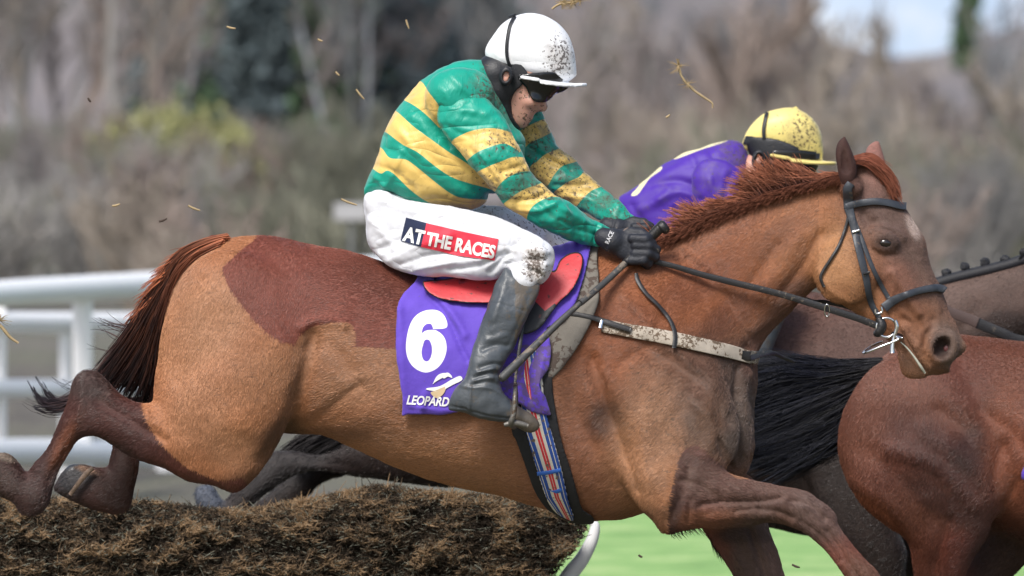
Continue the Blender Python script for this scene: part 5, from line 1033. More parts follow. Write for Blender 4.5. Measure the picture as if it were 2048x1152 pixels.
# ================================================================ dark brown horse behind the chestnut
DY = 2.0
dark = empty("racehorse", pt(1400, 1640, DY)); tag(dark, "dark brown horse with plaited black mane galloping behind the chestnut", "horse")
g = Field(370, 2480, 400, 1700, -250, 250, 8)
g.inflate([(790, 700), (840, 630), (920, 600), (1100, 600), (1300, 600), (1480, 590), (1620, 590), (1780, 640), (1900, 760), (1905, 900), (1850, 1000), (1760, 1060), (1690, 1078), (1620, 1072), (1556, 1058), (1450, 1040), (1330, 1010), (1200, 990), (1080, 975), (1000, 972), (912, 960), (820, 900), (780, 800)], .84, 400)
g.inflate([(1500, 600), (1620, 592), (1760, 592), (1868, 566), (1940, 548), (2048, 518), (2150, 470), (2270, 420), (2340, 450), (2250, 580), (2120, 650), (2000, 700), (1930, 800), (1800, 950), (1560, 900)], .50, 240, k=30)
g.inflate([(2240, 430), (2290, 400), (2340, 430), (2400, 560), (2440, 660), (2400, 690), (2330, 620), (2260, 560)], .6, 100, k=12)
g.inflate([(1000, 700), (900, 700), (800, 790), (740, 850), (697, 882), (670, 900), (634, 908), (587, 902), (545, 903), (517, 928), (478, 964), (451, 999), (428, 1034), (415, 1080), (460, 1085), (490, 1030), (517, 1003), (556, 971), (590, 950), (640, 942), (700, 952), (790, 962), (850, 970), (912, 974), (1000, 960)], .7, 100, z=((900, 850, -90), (600, 930, -80)), k=16)
g.inflate([(900, 780), (760, 850), (680, 890), (620, 930), (580, 950), (540, 985), (500, 1020), (470, 1070), (510, 1085), (548, 1030), (588, 1010), (620, 990), (655, 962), (760, 940), (900, 940)], .7, 90, z=((900, 850, 80), (600, 930, 75)), k=16)
g.chain([(440, 1040, -80, 24), (420, 1010, -80, 24), (412, 992, -80, 24)], 8)
for s_, P in ((-1, [(1600, 900), (1620, 1000), (1645, 1078), (1690, 1120), (1716, 1155), (1735, 1250), (1750, 1330), (1745, 1450), (1755, 1560), (1800, 1560), (1800, 1440), (1815, 1330), (1822, 1230), (1812, 1150), (1814, 1105), (1800, 1060), (1790, 980), (1760, 880)]), (1, [(1640, 950), (1680, 1060), (1760, 1120), (1850, 1180), (1950, 1230), (2000, 1240), (1990, 1200), (1900, 1130), (1840, 1050), (1800, 950)])):
    g.inflate(P, .75, 95, z=((1700, 1000, s_ * 110), (1780, 1400, s_ * 100)), k=20)
g.chain([(1778, 1550, -100, 24), (1800, 1600, -100, 22), (1815, 1625, -100, 32)], 8)
o, V, F = build("body", g, far_coat("dark_brown_coat", .5), dark, DY, [([(1590, 925), (1625, 1000), (1660, 1080)], 8, -8), ([(1960, 620), (1900, 680), (1850, 760)], 20, -6), ([(600, 915), (700, 930)], 8, -4), ([(560, 930), (500, 990)], 8, 3), ([(1700, 640), (1800, 660)], 30, 4)], 2, noise=[(60, 2.5, (1, 1, 1))])
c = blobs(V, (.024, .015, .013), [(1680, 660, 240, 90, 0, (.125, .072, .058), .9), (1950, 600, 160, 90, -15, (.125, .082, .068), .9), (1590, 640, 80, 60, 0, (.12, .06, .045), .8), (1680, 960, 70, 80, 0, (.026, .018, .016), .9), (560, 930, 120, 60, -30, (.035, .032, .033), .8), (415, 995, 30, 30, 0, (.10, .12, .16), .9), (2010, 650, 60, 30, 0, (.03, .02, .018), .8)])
coat_attrs(o, V, [], c, c, np.full(len(V), .3)); coat_hair('coat_hair', V, F, c, c, [], dark, 48000, M_fur, DY, 43, lambda x, y: (-.8, .6), (4, 10), (390, 2120, 480, 1250), 8.5)
rng = np.random.default_rng(9)
L = guided([[(800, 760, -4), (730, 800, 0), (670, 850, 0), (600, 880, 0), (560, 915, 0)], [(800, 780, -4), (750, 820, 0), (700, 860, 0), (640, 890, 0), (600, 915, 0)], [(805, 800, -4), (780, 840, 0), (740, 870, 0), (700, 895, 0), (660, 915, 0)]], 1400, 10, rng, 7, 30, .7, 1.05, 3)
strands("tail", L, 2.6, M_hair, hcols(1400, 10, (.012, .009, .009), (.010, .008, .009)), dark, DY)
M_plait = plain("plaited_mane", (.012, .012, .015), rough=.6, bmp=.5, scale=60)
mz = [(1868, 566), (1900, 556), (1940, 546), (1990, 534), (2048, 516), (2150, 466), (2250, 420)]
tube("mane_roots", [(x, y + 3, -12) for x, y in mz], 11, M_plait, dark, 10, Y0=DY); tube("mane_roots", [(x, y + 1, 12) for x, y in mz], 10, M_plait, dark, 10, Y0=DY)
for (x, y) in [(1893, 546), (1930, 534), (1970, 524), (2010, 519), (2048, 506), (2090, 486), (2130, 466), (2170, 448)]:
    gg = Field(x - 18, x + 18, y - 18, y + 22, -18, 18, 2.5); gg.ell((x, y, 0), (9.5, 9, 9), 3); gg.ell((x + 3, y + 11, 0), (8, 8, 9), 4); build("mane_plait", gg, M_plait, dark, DY, rl=0, noise=[(5, 3.5, (1, 1, 1))])
L = guided([[(2036, 520, -20), (2046, 506, -20), (2044, 496, -20)], [(2044, 518, -20), (2052, 502, -20), (2054, 490, -20)]], 26, 5, rng, 1, 3, .5, 1.2); strands("loose_mane_hair", L, .8, M_hair, hcols(26, 5, (.01, .01, .012), (.02, .02, .02)), dark, DY)
b2 = empty("bridle", pt(2000, 650, DY)); tag(b2, "worn brown leather reins of the dark brown horse", "bridle")
M_brl = plain("brown_leather", (.085, .055, .048), rough=.55)
strap("rein", [(1600, 560), (1760, 600), (1860, 610), (1900, 624), (1955, 645), (1960, 648)], [14, 15, 16, 20, 22, 22], M_brl, b2, zs=[-110, -104, -100, -92, -90], Y0=DY)
strap("rein", [(1955, 646), (2000, 664), (2050, 682), (2150, 680), (2300, 640), (2390, 620)], [22, 20, 20, 18, 16, 14], M_leather, b2, zs=[-94, -94, -90, -80, -70], Y0=DY)
g = Field(1240, 1560, 560, 760, -260, 260, 7); gd_ = Field(1000, 1950, 500, 1100, -250, 250, 10)
gd_.inflate([(790, 700), (840, 630), (920, 600), (1100, 600), (1300, 600), (1480, 590), (1620, 590), (1780, 640), (1900, 760), (1850, 1000), (1620, 1072), (1330, 1010), (1000, 972)], .84, 400)
shell(g, gd_, [(1260, 560), (1548, 560), (1546, 660), (1540, 702), (1500, 740), (1260, 740)], 12, 12); o, V, F = build("number_cloth", g, M_purple, None, DY); fattr(o, 'six', np.full(len(V), 40.)); fattr(o, 'mud', np.zeros(len(V))); tag(o, "purple saddle cloth on the dark brown horse, glimpsed below the chestnut's throat", "number cloth")
# ---- its rider in purple
r2 = empty("person", pt(1400, 450, DY)); tag(r2, "jockey in purple silks and muddy yellow cap crouching low behind the chestnut's mane", "jockey")
M_purp = cloth_mat("purple_silk", (.060, .016, .31), (.80, .72, .42), .58, .75, wr=.4, cw=.008, dirty=(.13, .09, .12))
pf = Field(1220, 1500, 265, 560, -200, 200, 4)
pf.inflate([(1238, 400), (1242, 392), (1262, 380), (1280, 367), (1315, 338), (1353, 314), (1399, 295), (1448, 281), (1470, 280), (1486, 289), (1496, 310), (1500, 345), (1505, 420), (1470, 480), (1400, 520), (1320, 520), (1262, 470), (1244, 430)], 1.05, 150, k=6)
PST = [([(1300, 370), (1350, 360), (1390, 370)], 7, -5), ([(1320, 400), (1360, 385), (1400, 400), (1430, 420)], 7, 5), ([(1350, 420), (1400, 440), (1440, 480)], 7, -5), ([(1280, 420), (1320, 400), (1340, 380)], 8, 4), ([(1420, 300), (1440, 340), (1480, 370)], 8, -4), ([(1380, 310), (1400, 350)], 7, 4), ([(1262, 410), (1290, 450)], 7, -4)]
po2, V2, F2 = build("silks_shirt", pf, M_purp, r2, DY, PST, 1, noise=[(34, 3.0, (1, 1, 1))])
body_attrs(po2, V2, [[(1262, 390), (1276, 374), (1284, 362), (1320, 334), (1322, 340), (1300, 356), (1288, 372), (1274, 390)], [(1352, 318), (1348, 312), (1399, 292), (1450, 278), (1450, 284), (1400, 300)]], .35 + .5 * np.clip((V2[:, 0] - 1380) / 100, 0, 1))
ps = Field(1350, 1620, 290, 580, -220, -20, 4); PA = [(1392, 330), (1430, 318), (1462, 325), (1486, 350), (1496, 400), (1520, 450), (1560, 500), (1590, 530), (1560, 558), (1510, 545), (1450, 500), (1405, 440), (1385, 385)]
ps.inflate(PA, .7, 80, z=((1430, 360, -104), (1570, 530, -66)), k=4); o, V, F = build("silks_sleeve", ps, M_purp, r2, DY, [([(1400, 400), (1440, 410), (1480, 400)], 6, -5), ([(1420, 360), (1440, 440)], 7, 5), ([(1460, 350), (1450, 420), (1490, 460)], 6, -4)], noise=[(26, 3, (1, 1, 1))]); body_attrs(o, V, [], .55 + 0 * V[:, 0])
pw = Field(1350, 1620, 290, 580, 20, 220, 4); pw.inflate([(x + 20, y + 5) for x, y in PA], .85, 80, z=((1430, 360, 110), (1570, 530, 60)), k=4); o, V, F = build("silks_sleeve", pw, M_purp, r2, DY); body_attrs(o, V, [], .55 + 0 * V[:, 0])
hd2 = Field(1440, 1680, 200, 470, -95, 95, 4); head_shape(hd2, 506, 168)
b_2 = Field(1200, 1720, 200, 900, -270, 270, 6); head_shape(b_2, 506, 168)
b_2.chain([(1510, 350, 0, 40), (1460, 360, 0, 44), (1420, 390, 0, 60), (1340, 430, 0, 66), (1280, 460, 0, 58)], 16)
BODY2 = b_2
for s_ in (-1, 1):
    g = Field(1250, 1620, 440, 900, s_ * 200 - 60 if s_ < 0 else 60, s_ * 200 + 140 if s_ < 0 else 260, 6) if False else Field(1200, 1640, 400, 700, -270, 270, 6)
gl = Field(1200, 1640, 400, 720, -280, 280, 6)
for s_ in (-1, 1): gl.chain([(1300, 545, s_ * 50, 58), (1400, 560, s_ * 120, 46), (1560, 560, s_ * 180, 36), (1545, 600, s_ * 195, 34)], 16)
gl2 = gl; o, V, F = build("breeches", gl, M_br, r2, DY); body_attrs(o, V, [], np.full(len(V), .4))
for s_ in (-1, 1):
    gl = Field(1380, 1640, 560, 900, s_ * 205 - 60, s_ * 205 + 60, 6); gl.chain([(1548, 592, s_ * 198, 38), (1510, 700, s_ * 215, 32), (1480, 790, s_ * 215, 24), (1470, 825, s_ * 215, 26), (1570, 860, s_ * 215, 18)], 6)
    o, V, F = build("boot", gl, M_boot, r2, DY); fattr(o, 'mud', np.full(len(V), .5))
    fist(s_ * 45 - 40, 375, 70, .95, "glove", r2) if False else None
M_ycap = cloth_mat("yellow_cap_cover", (.80, .66, .22), (.8, .66, .22), .45, 1.0, (.05, .035, .03), wr=.15, dirty=(.38, .30, .12))
hf = Field(1470, 1710, 200, 350, -105, 105, 3.2)
hf.inflate([(1484, 296), (1489, 272), (1505, 247), (1528, 227), (1555, 218), (1582, 215), (1604, 222), (1624, 236), (1640, 260), (1646, 291), (1645, 316), (1640, 326), (1600, 320), (1560, 312), (1525, 306), (1495, 302)], 1.14, 88, k=3)
visor(hf, [1500, 1560, 1610, 1640, 1674], [302, 314, 321, 325, 327], 1550, 124, 68); hf.ell((1592, 217, 0), (5, 5, 5), 3)
ho, V, F = build("helmet", hf, M_ycap, r2, DY, rl=2); body_attrs(ho, V, [], .34 + .5 * np.exp(-((V[:, 0] - 1610) / 55) ** 2 - ((V[:, 1] - 265) / 55) ** 2))
hz2 = DV(V[V[:, 2] < 0], 4, 1)
strap("goggle_strap", [(1487, 283), (1530, 294), (1575, 303), (1620, 311), (1640, 312)], 11, M_black, ho, hz2, 2, 1.5, Y0=DY); strap("helmet_strap", [(1534, 224), (1530, 240), (1527, 262), (1530, 290), (1536, 314), (1546, 328)], 7, M_black, ho, hz2, 4, 1.5, Y0=DY)
gg = Field(1530, 1690, 280, 400, -95, 95, 3); shell(gg, hd2, [(1546, 318), (1558, 344), (1566, 360), (1576, 371), (1598, 372), (1618, 358), (1636, 338), (1636, 305), (1550, 300)], 0, 10); build("goggles", gg, M_gog, r2, DY)
hs = Field(1460, 1680, 200, 470, -95, 95, 4); shell(hs, hd2, [(1480, 275), (1482, 320), (1496, 350), (1512, 390), (1540, 425), (1562, 400), (1572, 360), (1580, 330), (1600, 300), (1560, 280), (1530, 275)], -1, 8); hs.ell((1519, 320, -60), (9, 13, 18), 2, True); build("chin_harness", hs, M_black, r2, DY)
tuck(BODY2, [pf, ps, pw, gl2], 1492, 470, 9); build("body", BODY2, M_skin, r2, DY, rl=1)
# ================================================================ setting
def ground_mesh(name, rows, mat, kind='structure', xs=np.linspace(-60, 60, 61), zf=None):
    V = []; F = []
    for Y in rows:
        for x in xs: V.append((x * (1 + max(Y, 0) / 60), Y, zf(x * (1 + max(Y, 0) / 60), Y)))
    n = len(xs)
    for i in range(len(rows) - 1):
        for j in range(n - 1): a = i * n + j; F.append((a, a + 1, a + n + 1, a + n))
    o = mesh_obj(name, V, F, mat); tag(o, kind=kind); return o
M_grass, nt, bs = new_mat("turf"); v = coords(nt)
c = ramp(nt, ntex(nt, v, 1.6, 7, .7), [(.36, (.16, .30, .08)), (.5, (.235, .41, .12)), (.64, (.38, .50, .20))]); c = mix(nt, sstep(nt, ntex(nt, v, 4, 5, .7), .60, .72), c, (.40, .52, .20))
nt.links.new(c, bs.inputs['Base Color']); bs.inputs['Roughness'].default_value = .8; bump(nt, bs, ntex(nt, v, 30, 4), .5, .03)
M_scrub, nt, bs = new_mat("rough_winter_ground"); v = coords(nt, (1, .35, 1))
c = ramp(nt, ntex(nt, v, .55, 8, .7, .5), [(.28, (.065, .058, .048)), (.42, (.105, .092, .076)), (.52, (.115, .112, .078)), (.62, (.13, .115, .095)), (.75, (.11, .125, .07))])
nt.links.new(c, bs.inputs['Base Color']); bs.inputs['Roughness'].default_value = .9; bump(nt, bs, ntex(nt, v, 5, 6), .6, .15)
M_low_bounce, nt, bs = new_mat("low_bounce_turf"); v = coords(nt); c = ramp(nt, ntex(nt, v, 1.3, 8, .7), [(.35, (.085, .062, .045)), (.5, (.12, .10, .06)), (.65, (.12, .17, .06))]); nt.links.new(c, bs.inputs['Base Color']); bs.inputs['Roughness'].default_value = .85; bump(nt, bs, ntex(nt, v, 9, 6), .8, .06)  # brown instead of green, to cut green light bouncing upward
ground_mesh("low_bounce_ground", [-60, -20, -8, 0, 5, 10.5], M_low_bounce, zf=lambda x, Y: 0)  # out of view; kept brown so no green bounce reaches the belly
ground_mesh("grass_ground", [10.5, 12, 15, 17.3], M_grass, xs=np.linspace(-.15, 60, 31), zf=lambda x, Y: 0)
ground_mesh("low_bounce_ground", [10.5, 12, 15, 17.3], M_low_bounce, xs=np.linspace(-60, -.15, 31), zf=lambda x, Y: 0)  # hidden behind the hurdle; brown to keep green bounce off the rails
def scz(x, Y): return (0 if Y < 20 else min(1, (Y - 19.5) / 10) * .35 * (1 + .8 * mnoise.noise(Vector((x / 4, Y / 9, 0))))) - max(0, Y - 90) * .010
ground_mesh("rough_ground", [17.3, 19, 21, 23, 25, 27, 30, 34, 38, 44, 50, 58, 68, 80, 95, 115, 140, 170, 210], M_scrub, zf=scz)
# far wooded hill
M_hill, nt, bs = new_mat("far_wooded_hill"); v = coords(nt, (1, .2, .45))
c = ramp(nt, ntex(nt, v, .5, 8, .7, .3), [(.28, (.12, .125, .145)), (.45, (.165, .15, .155)), (.6, (.20, .18, .175)), (.75, (.165, .17, .16))]); nt.links.new(c, bs.inputs['Base Color']); bs.inputs['Roughness'].default_value = 1
prof = [(-60, 15), (-10, 15), (0, 14), (3, 12), (6, 9), (9.5, 6.9), (10.6, 5.4), (11.6, 3.9), (15.9, 3.6), (18.0, 4.3), (21.0, 5.4), (25, 6.6), (60, 9)]
def hz_(x, Y):
    t = min(1, (Y - 200) / 45); h = float(np.interp(x, [p[0] for p in prof], [p[1] for p in prof])) + .9 * mnoise.noise(Vector((x * .7, 0, 2))) + .6 * mnoise.noise(Vector((x * 2.3, 0, 5)))
    return -1.5 + (h + 1.5) * math.sin(t * math.pi / 2) + .5 * mnoise.noise(Vector((x, Y * .3, 1)))
ground_mesh("hill", [200, 203, 207, 212, 218, 225, 232, 238, 242, 245, 260, 300], M_hill, xs=np.linspace(-30, 30, 241), zf=hz_)
M_sky, nt, bs = new_mat("pale_sky"); nt.nodes.remove(bs); em = nt.nodes.new("ShaderNodeEmission"); v = coords(nt); nt.links.new(mix(nt, sstep(nt, ntex(nt, v, .02, 5, .6), .42, .62), (.60, .74, .95), (.88, .91, .96)), em.inputs[0]); em.inputs[1].default_value = .8; nt.links.new(em.outputs[0], nt.nodes["Material Output"].inputs[0])
Vs = []; Fs = []
for i in range(25):
    a = R(-60 + 5 * i)
    for j in range(7): e_ = R(-2 + 5 * j); Vs.append((1500 * math.sin(a) * math.cos(e_), 1500 * math.cos(a) * math.cos(e_), 1500 * math.sin(e_)))
for i in range(24):
    for j in range(6): q = i * 7 + j; Fs.append((q, q + 1, q + 8, q + 7))
tag(mesh_obj("sky", Vs, Fs, M_sky), kind='structure')
# ---- trees
def tree_mesh(seed, h, kind):
    """bare branching tree: returns trunk (V, F) and crown (V, F) in metres, base at the origin"""
    rg = random.Random(seed); segs = {'trunk': [], 'crown': []}
    def grow(p, d, L, r, lv, part):
        n = 3; pts_ = [p.copy()]; dd = d.copy(); q = p.copy()
        for i in range(n):
            dd = (dd + Vector((rg.gauss(0, .13), rg.gauss(0, .13), .10 if lv else .03))).normalized(); q = q + dd * L / n; pts_.append(q.copy())
        segs[part].append((pts_, r, r * .55))
        if lv >= kind['lv']: return
        nb = kind['nb'][lv]
        for k in range(nb):
            t = (.25 + .75 * (k + rg.random()) / nb) if lv else kind['low'] + (1 - kind['low']) * (k + rg.random()) / nb
            x = min(t, .999) * n; i = int(x); a = pts_[i].lerp(pts_[i + 1], x - i)
            az = rg.random() * 6.283; sp_ = kind['spread'] * (.7 + .6 * rg.random())
            side = Vector((math.cos(az), math.sin(az), 0)); nd_ = (dd * math.cos(sp_) + side * math.sin(sp_)); nd_.z = max(nd_.z, .05)
            grow(a, nd_.normalized(), L * kind['len'][lv] * (1.15 - .5 * t) * (.8 + .4 * rg.random()), max(r * .5, .006), lv + 1, 'crown')
    for s in range(kind.get('stems', 1)):
        d0 = Vector((rg.gauss(0, kind.get('lean', .05)), rg.gauss(0, kind.get('lean', .05)), 1)).normalized()
        grow(Vector((rg.gauss(0, .1) * (kind.get('stems', 1) > 1), rg.gauss(0, .1) * (kind.get('stems', 1) > 1), -.1)), d0, h * kind['trunk'], kind['r'], 0, 'trunk')
    out = []
    for part in ('trunk', 'crown'):
        V = []; F = []
        for P, r0, r1 in segs[part]:
            m = len(P); b0 = len(V)
            for i, p in enumerate(P):
                d = (P[min(i + 1, m - 1)] - P[max(i - 1, 0)]).normalized(); u = d.cross(Vector((.3, .9, .1))).normalized(); w = d.cross(u); r = r0 + (r1 - r0) * i / (m - 1)
                ns = 6 if part == 'trunk' else 3
                for k in range(ns): a = 6.283 * k / ns; V.append(p + u * math.cos(a) * r + w * math.sin(a) * r)
            for i in range(m - 1):
                for k in range(ns): a = b0 + i * ns + k; b_ = b0 + i * ns + (k + 1) % ns; F.append((a, b_, b_ + ns, a + ns))
        me = bpy.data.meshes.new(part); me.from_pydata([tuple(v_) for v_ in V], [], F); me.update(); me.materials.append(None); out.append(me)
    return out
def leaf_mesh(seed, h, w, n, shape, lsz):
    """leafy or needled crown: clumps of small faces through an uneven volume"""
    rg = np.random.default_rng(seed); V = []; cl = []
    nc = 90; 
    for i in range(nc):
        t = rg.random() ** .8; rad = shape(t) * w * (.35 + .65 * rg.random() ** .5); a = rg.random() * 6.283
        cl.append((rad * math.cos(a), rad * math.sin(a), h * (.06 + .94 * t), (.18 + .25 * rg.random()) * w * .6))
    cl = np.array(cl); k = rg.integers(0, nc, n); c = cl[k, :3] + rg.normal(size=(n, 3)) * cl[k, 3:4] * np.array([1, 1, .6])
    a = rg.normal(size=(n, 3)); a /= np.linalg.norm(a, axis=1)[:, None]; b_ = np.cross(a, rg.normal(size=(n, 3))); b_ /= np.linalg.norm(b_, axis=1)[:, None]; s_ = lsz * (.6 + .8 * rg.random((n, 1)))
    P = np.stack([c - a * s_, c + b_ * s_ * .5, c + a * s_, c - b_ * s_ * .5], 1).reshape(-1, 3); F = np.arange(4 * n).reshape(-1, 4)
    me = bpy.data.meshes.new("crown"); me.vertices.add(len(P)); me.vertices.foreach_set('co', P.astype(np.float32).ravel()); me.loops.add(4 * n); me.loops.foreach_set('vertex_index', F.astype(np.int32).ravel()); me.polygons.add(n); me.polygons.foreach_set('loop_start', np.arange(0, 4 * n, 4, dtype=np.int32)); me.update(calc_edges=True); me.materials.append(None); return me
def bark(name, c, var=.35): return plain(name, c, rough=.9, var=var, scale=3, bmp=0)
BK = {'mauve': bark("mauve_twigs", (.24, .21, .205)), 'grey': bark("grey_twigs", (.24, .23, .22)), 'tan': bark("tan_twigs", (.285, .245, .205)), 'olive': bark("olive_twigs", (.205, .205, .155)), 'rust': bark("rusty_twigs", (.25, .20, .175)), 'dark': bark("dark_twigs", (.15, .16, .17)), 'pale': bark("pale_birch_bark", (.36, .39, .43), .15),  # twig tones greyed and lightened in place of distance haze
      'yellow': bark("yellow_willow", (.27, .27, .12)), 'fir': bark("dark_fir_needles", (.095, .125, .135), .35), 'green': bark("green_evergreen", (.09, .15, .08), .35)}
FAN = dict(lv=4, nb=[9, 6, 5, 4], len=[.62, .5, .45, .5], spread=.55, low=.08, trunk=.55, r=.10, stems=2, lean=.22)
TALL = dict(lv=4, nb=[12, 6, 5, 4], len=[.32, .45, .45, .5], spread=.62, low=.25, trunk=.9, r=.10)
THIN = dict(lv=3, nb=[16, 6, 5], len=[.22, .5, .5], spread=.7, low=.3, trunk=.95, r=.075)
SHR = dict(lv=3, nb=[7, 6, 5], len=[.5, .5, .5], spread=.6, low=.05, trunk=.7, r=.03, stems=7, lean=.4)
LIB = {'fan': [tree_mesh(s, 6.0, FAN) for s in (1, 2, 3, 4)], 'tall': [tree_mesh(s, 9.0, TALL) for s in (5, 6, 7)], 'thin': [tree_mesh(s, 9.0, THIN) for s in (8, 9)], 'shrub': [tree_mesh(s, 2.2, SHR) for s in (10, 11, 12)]}
rt = random.Random(42)
def place_tree(kind, px, Y, zb, scale, colr, name, label, cat, group, trunkcol=None):
    tm, cm = LIB[kind][rt.randrange(len(LIB[kind]))]; x = pt(px, 0, Y).x
    e = empty(name, (x, Y, zb)); e.rotation_euler.z = rt.random() * 6.28; e.scale = (scale * (.9 + .2 * rt.random()), scale, scale * (.92 + .16 * rt.random()))
    tag(e, label, cat, group)
    for nm, me, c in (('trunk', tm, trunkcol or colr), ('crown', cm, colr)):
        o = bpy.data.objects.new(nm, me); COL.objects.link(o); o.parent = e; o.material_slots[0].link = 'OBJECT'; o.material_slots[0].material = BK[c]
    return e
rows_ = [(1080, 2040, 12, 118, 'fan', ('mauve', 'tan', 'grey', 'mauve', 'rust'), .95, "bare multi-stemmed tree in the hedge line right of the white cap"),
         (1040, 2100, 12, 150, 'fan', ('mauve', 'grey', 'tan', 'dark'), 1.15, "bare tree further back behind the hedge line right of the white cap"),
         (1560, 2150, 14, 186, 'thin', ('mauve', 'grey', 'mauve', 'dark'), .60, "small bare tree far off under the patch of sky at top right"),
         (-80, 460, 9, 112, 'tall', ('mauve', 'grey', 'tan', 'rust'), .9, "tall bare tree at the front of the wood on the left"),
         (-120, 1050, 16, 142, 'tall', ('grey', 'mauve', 'dark', 'mauve'), 1.0, "tall bare tree deeper in the wood on the left"),
         (-100, 1000, 8, 165, 'thin', ('dark', 'grey'), 1.4, "slender bare tree at the back of the wood"),
         (460, 1100, 8, 120, 'thin', ('dark', 'mauve', 'grey'), .95, "slender dark bare tree behind the hooped-silks rider")]
for x0, x1, n, Y, kd, cols_, s_, lab in rows_:
    for i in range(n):
        place_tree(kd, x0 + (x1 - x0) * (i + .5 + rt.uniform(-.4, .4)) / n, Y + rt.uniform(-8, 8), scz(0, Y) - .2, s_ * rt.uniform(.85, 1.12) * (.62 if 1620 < x0 + (x1 - x0) * (i + .5) / n < 2000 else 1), cols_[i % len(cols_)], "bare_tree", lab, "tree", lab.replace("bare tree", "bare trees").replace("tree ", "trees "))
for i in range(110):
    Y = rt.choice([44, 52, 64, 76, 88, 98]); left = i % 2
    px = rt.uniform(-60, 720) if left else rt.uniform(1180, 2100)
    place_tree('shrub', px, Y + rt.uniform(-5, 5), scz(0, Y) - .1, rt.uniform(.6, 1.05) * (1 if Y > 60 else .7), rt.choice(['mauve', 'olive', 'rust', 'tan', 'grey', 'olive']), "bare_shrub", "low bare shrub on the rough ground before the left wood" if left else "low bare shrub on the rough ground before the right hedge line", "shrub", "low bare shrubs on the left" if left else "low bare shrubs on the right")
for px, Y, s_, lab in ((352, 122, .72, "birch with a pale trunk above the yellow-green bush"), (684, 122, .70, "birch with a pale trunk, left of a pair behind the rider's back"), (738, 123, .72, "birch with a pale trunk, right of a pair behind the rider's back"), (30, 125, .9, "birch with a pale trunk at the left edge of the wood"), (275, 128, .8, "slim pale birch left of the yellow-green bush")):
    e = place_tree('thin', px, Y, scz(0, Y) - .2, s_, 'mauve', "birch_tree", lab, "tree", "pale birches in the wood", 'pale')
fir = lambda t: (1 - t) * .75 + .28
rnd = lambda t: math.sqrt(max(0, 1 - (2 * t - 1) ** 2)) * .9 + .1
M_trunk = BK['dark']
def leafy(name, label, px, Y, zb, h, w, shape, colr, n, lsz, seed, th=.5):
    e = empty(name, (pt(px, 0, Y).x, Y, zb)); tag(e, label, "tree" if "bush" not in name else "bush")
    cm = leaf_mesh(seed, h, w, n, shape, lsz); cm.materials[0] = BK[colr]; o = bpy.data.objects.new("crown", cm); COL.objects.link(o); o.parent = e
    bm = bmesh.new(); bmesh.ops.create_cone(bm, segments=8, radius1=.14, radius2=.03, depth=h * .95, cap_ends=True); [setattr(q, 'co', q.co + Vector((0, 0, h * .47))) for q in bm.verts]
    me = bpy.data.meshes.new("trunk"); bm.to_mesh(me); bm.free(); me.materials.append(M_trunk); o = bpy.data.objects.new("trunk", me); COL.objects.link(o); o.parent = e
    return e
for i, (px, h, w, cc, Y, lab) in enumerate([(455, 6.8, 1.7, 'fir', 128, "dark conifer, leftmost of the evergreens left of the rider"), (560, 7.4, 1.6, 'green', 124, "broad green conifer in the middle of the evergreens left of the rider"), (655, 7.2, 1.9, 'fir', 126, "dark conifer between the green one and the rider's back"), (755, 7.0, 2.0, 'fir', 130, "dark conifer just above the rider's bent back"), (860, 6.8, 1.9, 'fir', 133, "dark conifer behind the rider's shoulders"), (520, 4.2, .7, 'fir', 118, "small dark conifer below the green one"), (1190, 4.2, .8, 'green', 190, "distant green conifer right of the white cap"), (1935, 3.4, .45, 'green', 235, "tiny conifer on the skyline at top right")]):
    leafy("conifer", lab, px, Y, scz(0, Y) if Y < 200 else 3.2, h if Y < 230 else 3.4, w, fir, cc, 16000, .16, 60 + i)
leafy("willow_bush", "rounded yellow-green bush in front of the wood on the left", 375, 78, scz(0, 78) - .1, 1.60, 1.15, rnd, 'yellow', 12000, .07, 90)
leafy("willow_bush", "small yellowish bush beside the larger yellow-green one", 465, 106, scz(0, 104) - .1, 1.2, .7, rnd, 'yellow', 3500, .07, 91)
# small white board on a post
def boxm(name, x0, x1, y0, y1, z0, z1, mat, parent):
    return mesh_obj(name, [(x0, y0, z0), (x1, y0, z0), (x1, y1, z0), (x0, y1, z0), (x0, y0, z1), (x1, y0, z1), (x1, y1, z1), (x0, y1, z1)], [(0, 3, 2, 1), (4, 5, 6, 7), (0, 1, 5, 4), (1, 2, 6, 5), (2, 3, 7, 6), (3, 0, 4, 7)], mat, parent, smooth=False)
brd = empty("marker_board", (pt(700, 0, 41).x, 41, 0)); tag(brd, "small white marker board on a post, blurred behind the rider's back", "sign")
a_ = pt(668, 440, 41); b_ = pt(736, 406, 41); boxm("board", a_.x, b_.x, 40.98, 41.02, a_.z, b_.z, plain("white_board", (.38, .38, .39)), brd); boxm("post", pt(698, 0, 41).x, pt(706, 0, 41).x, 41.03, 41.08, .2, a_.z + .05, BK['dark'], brd)
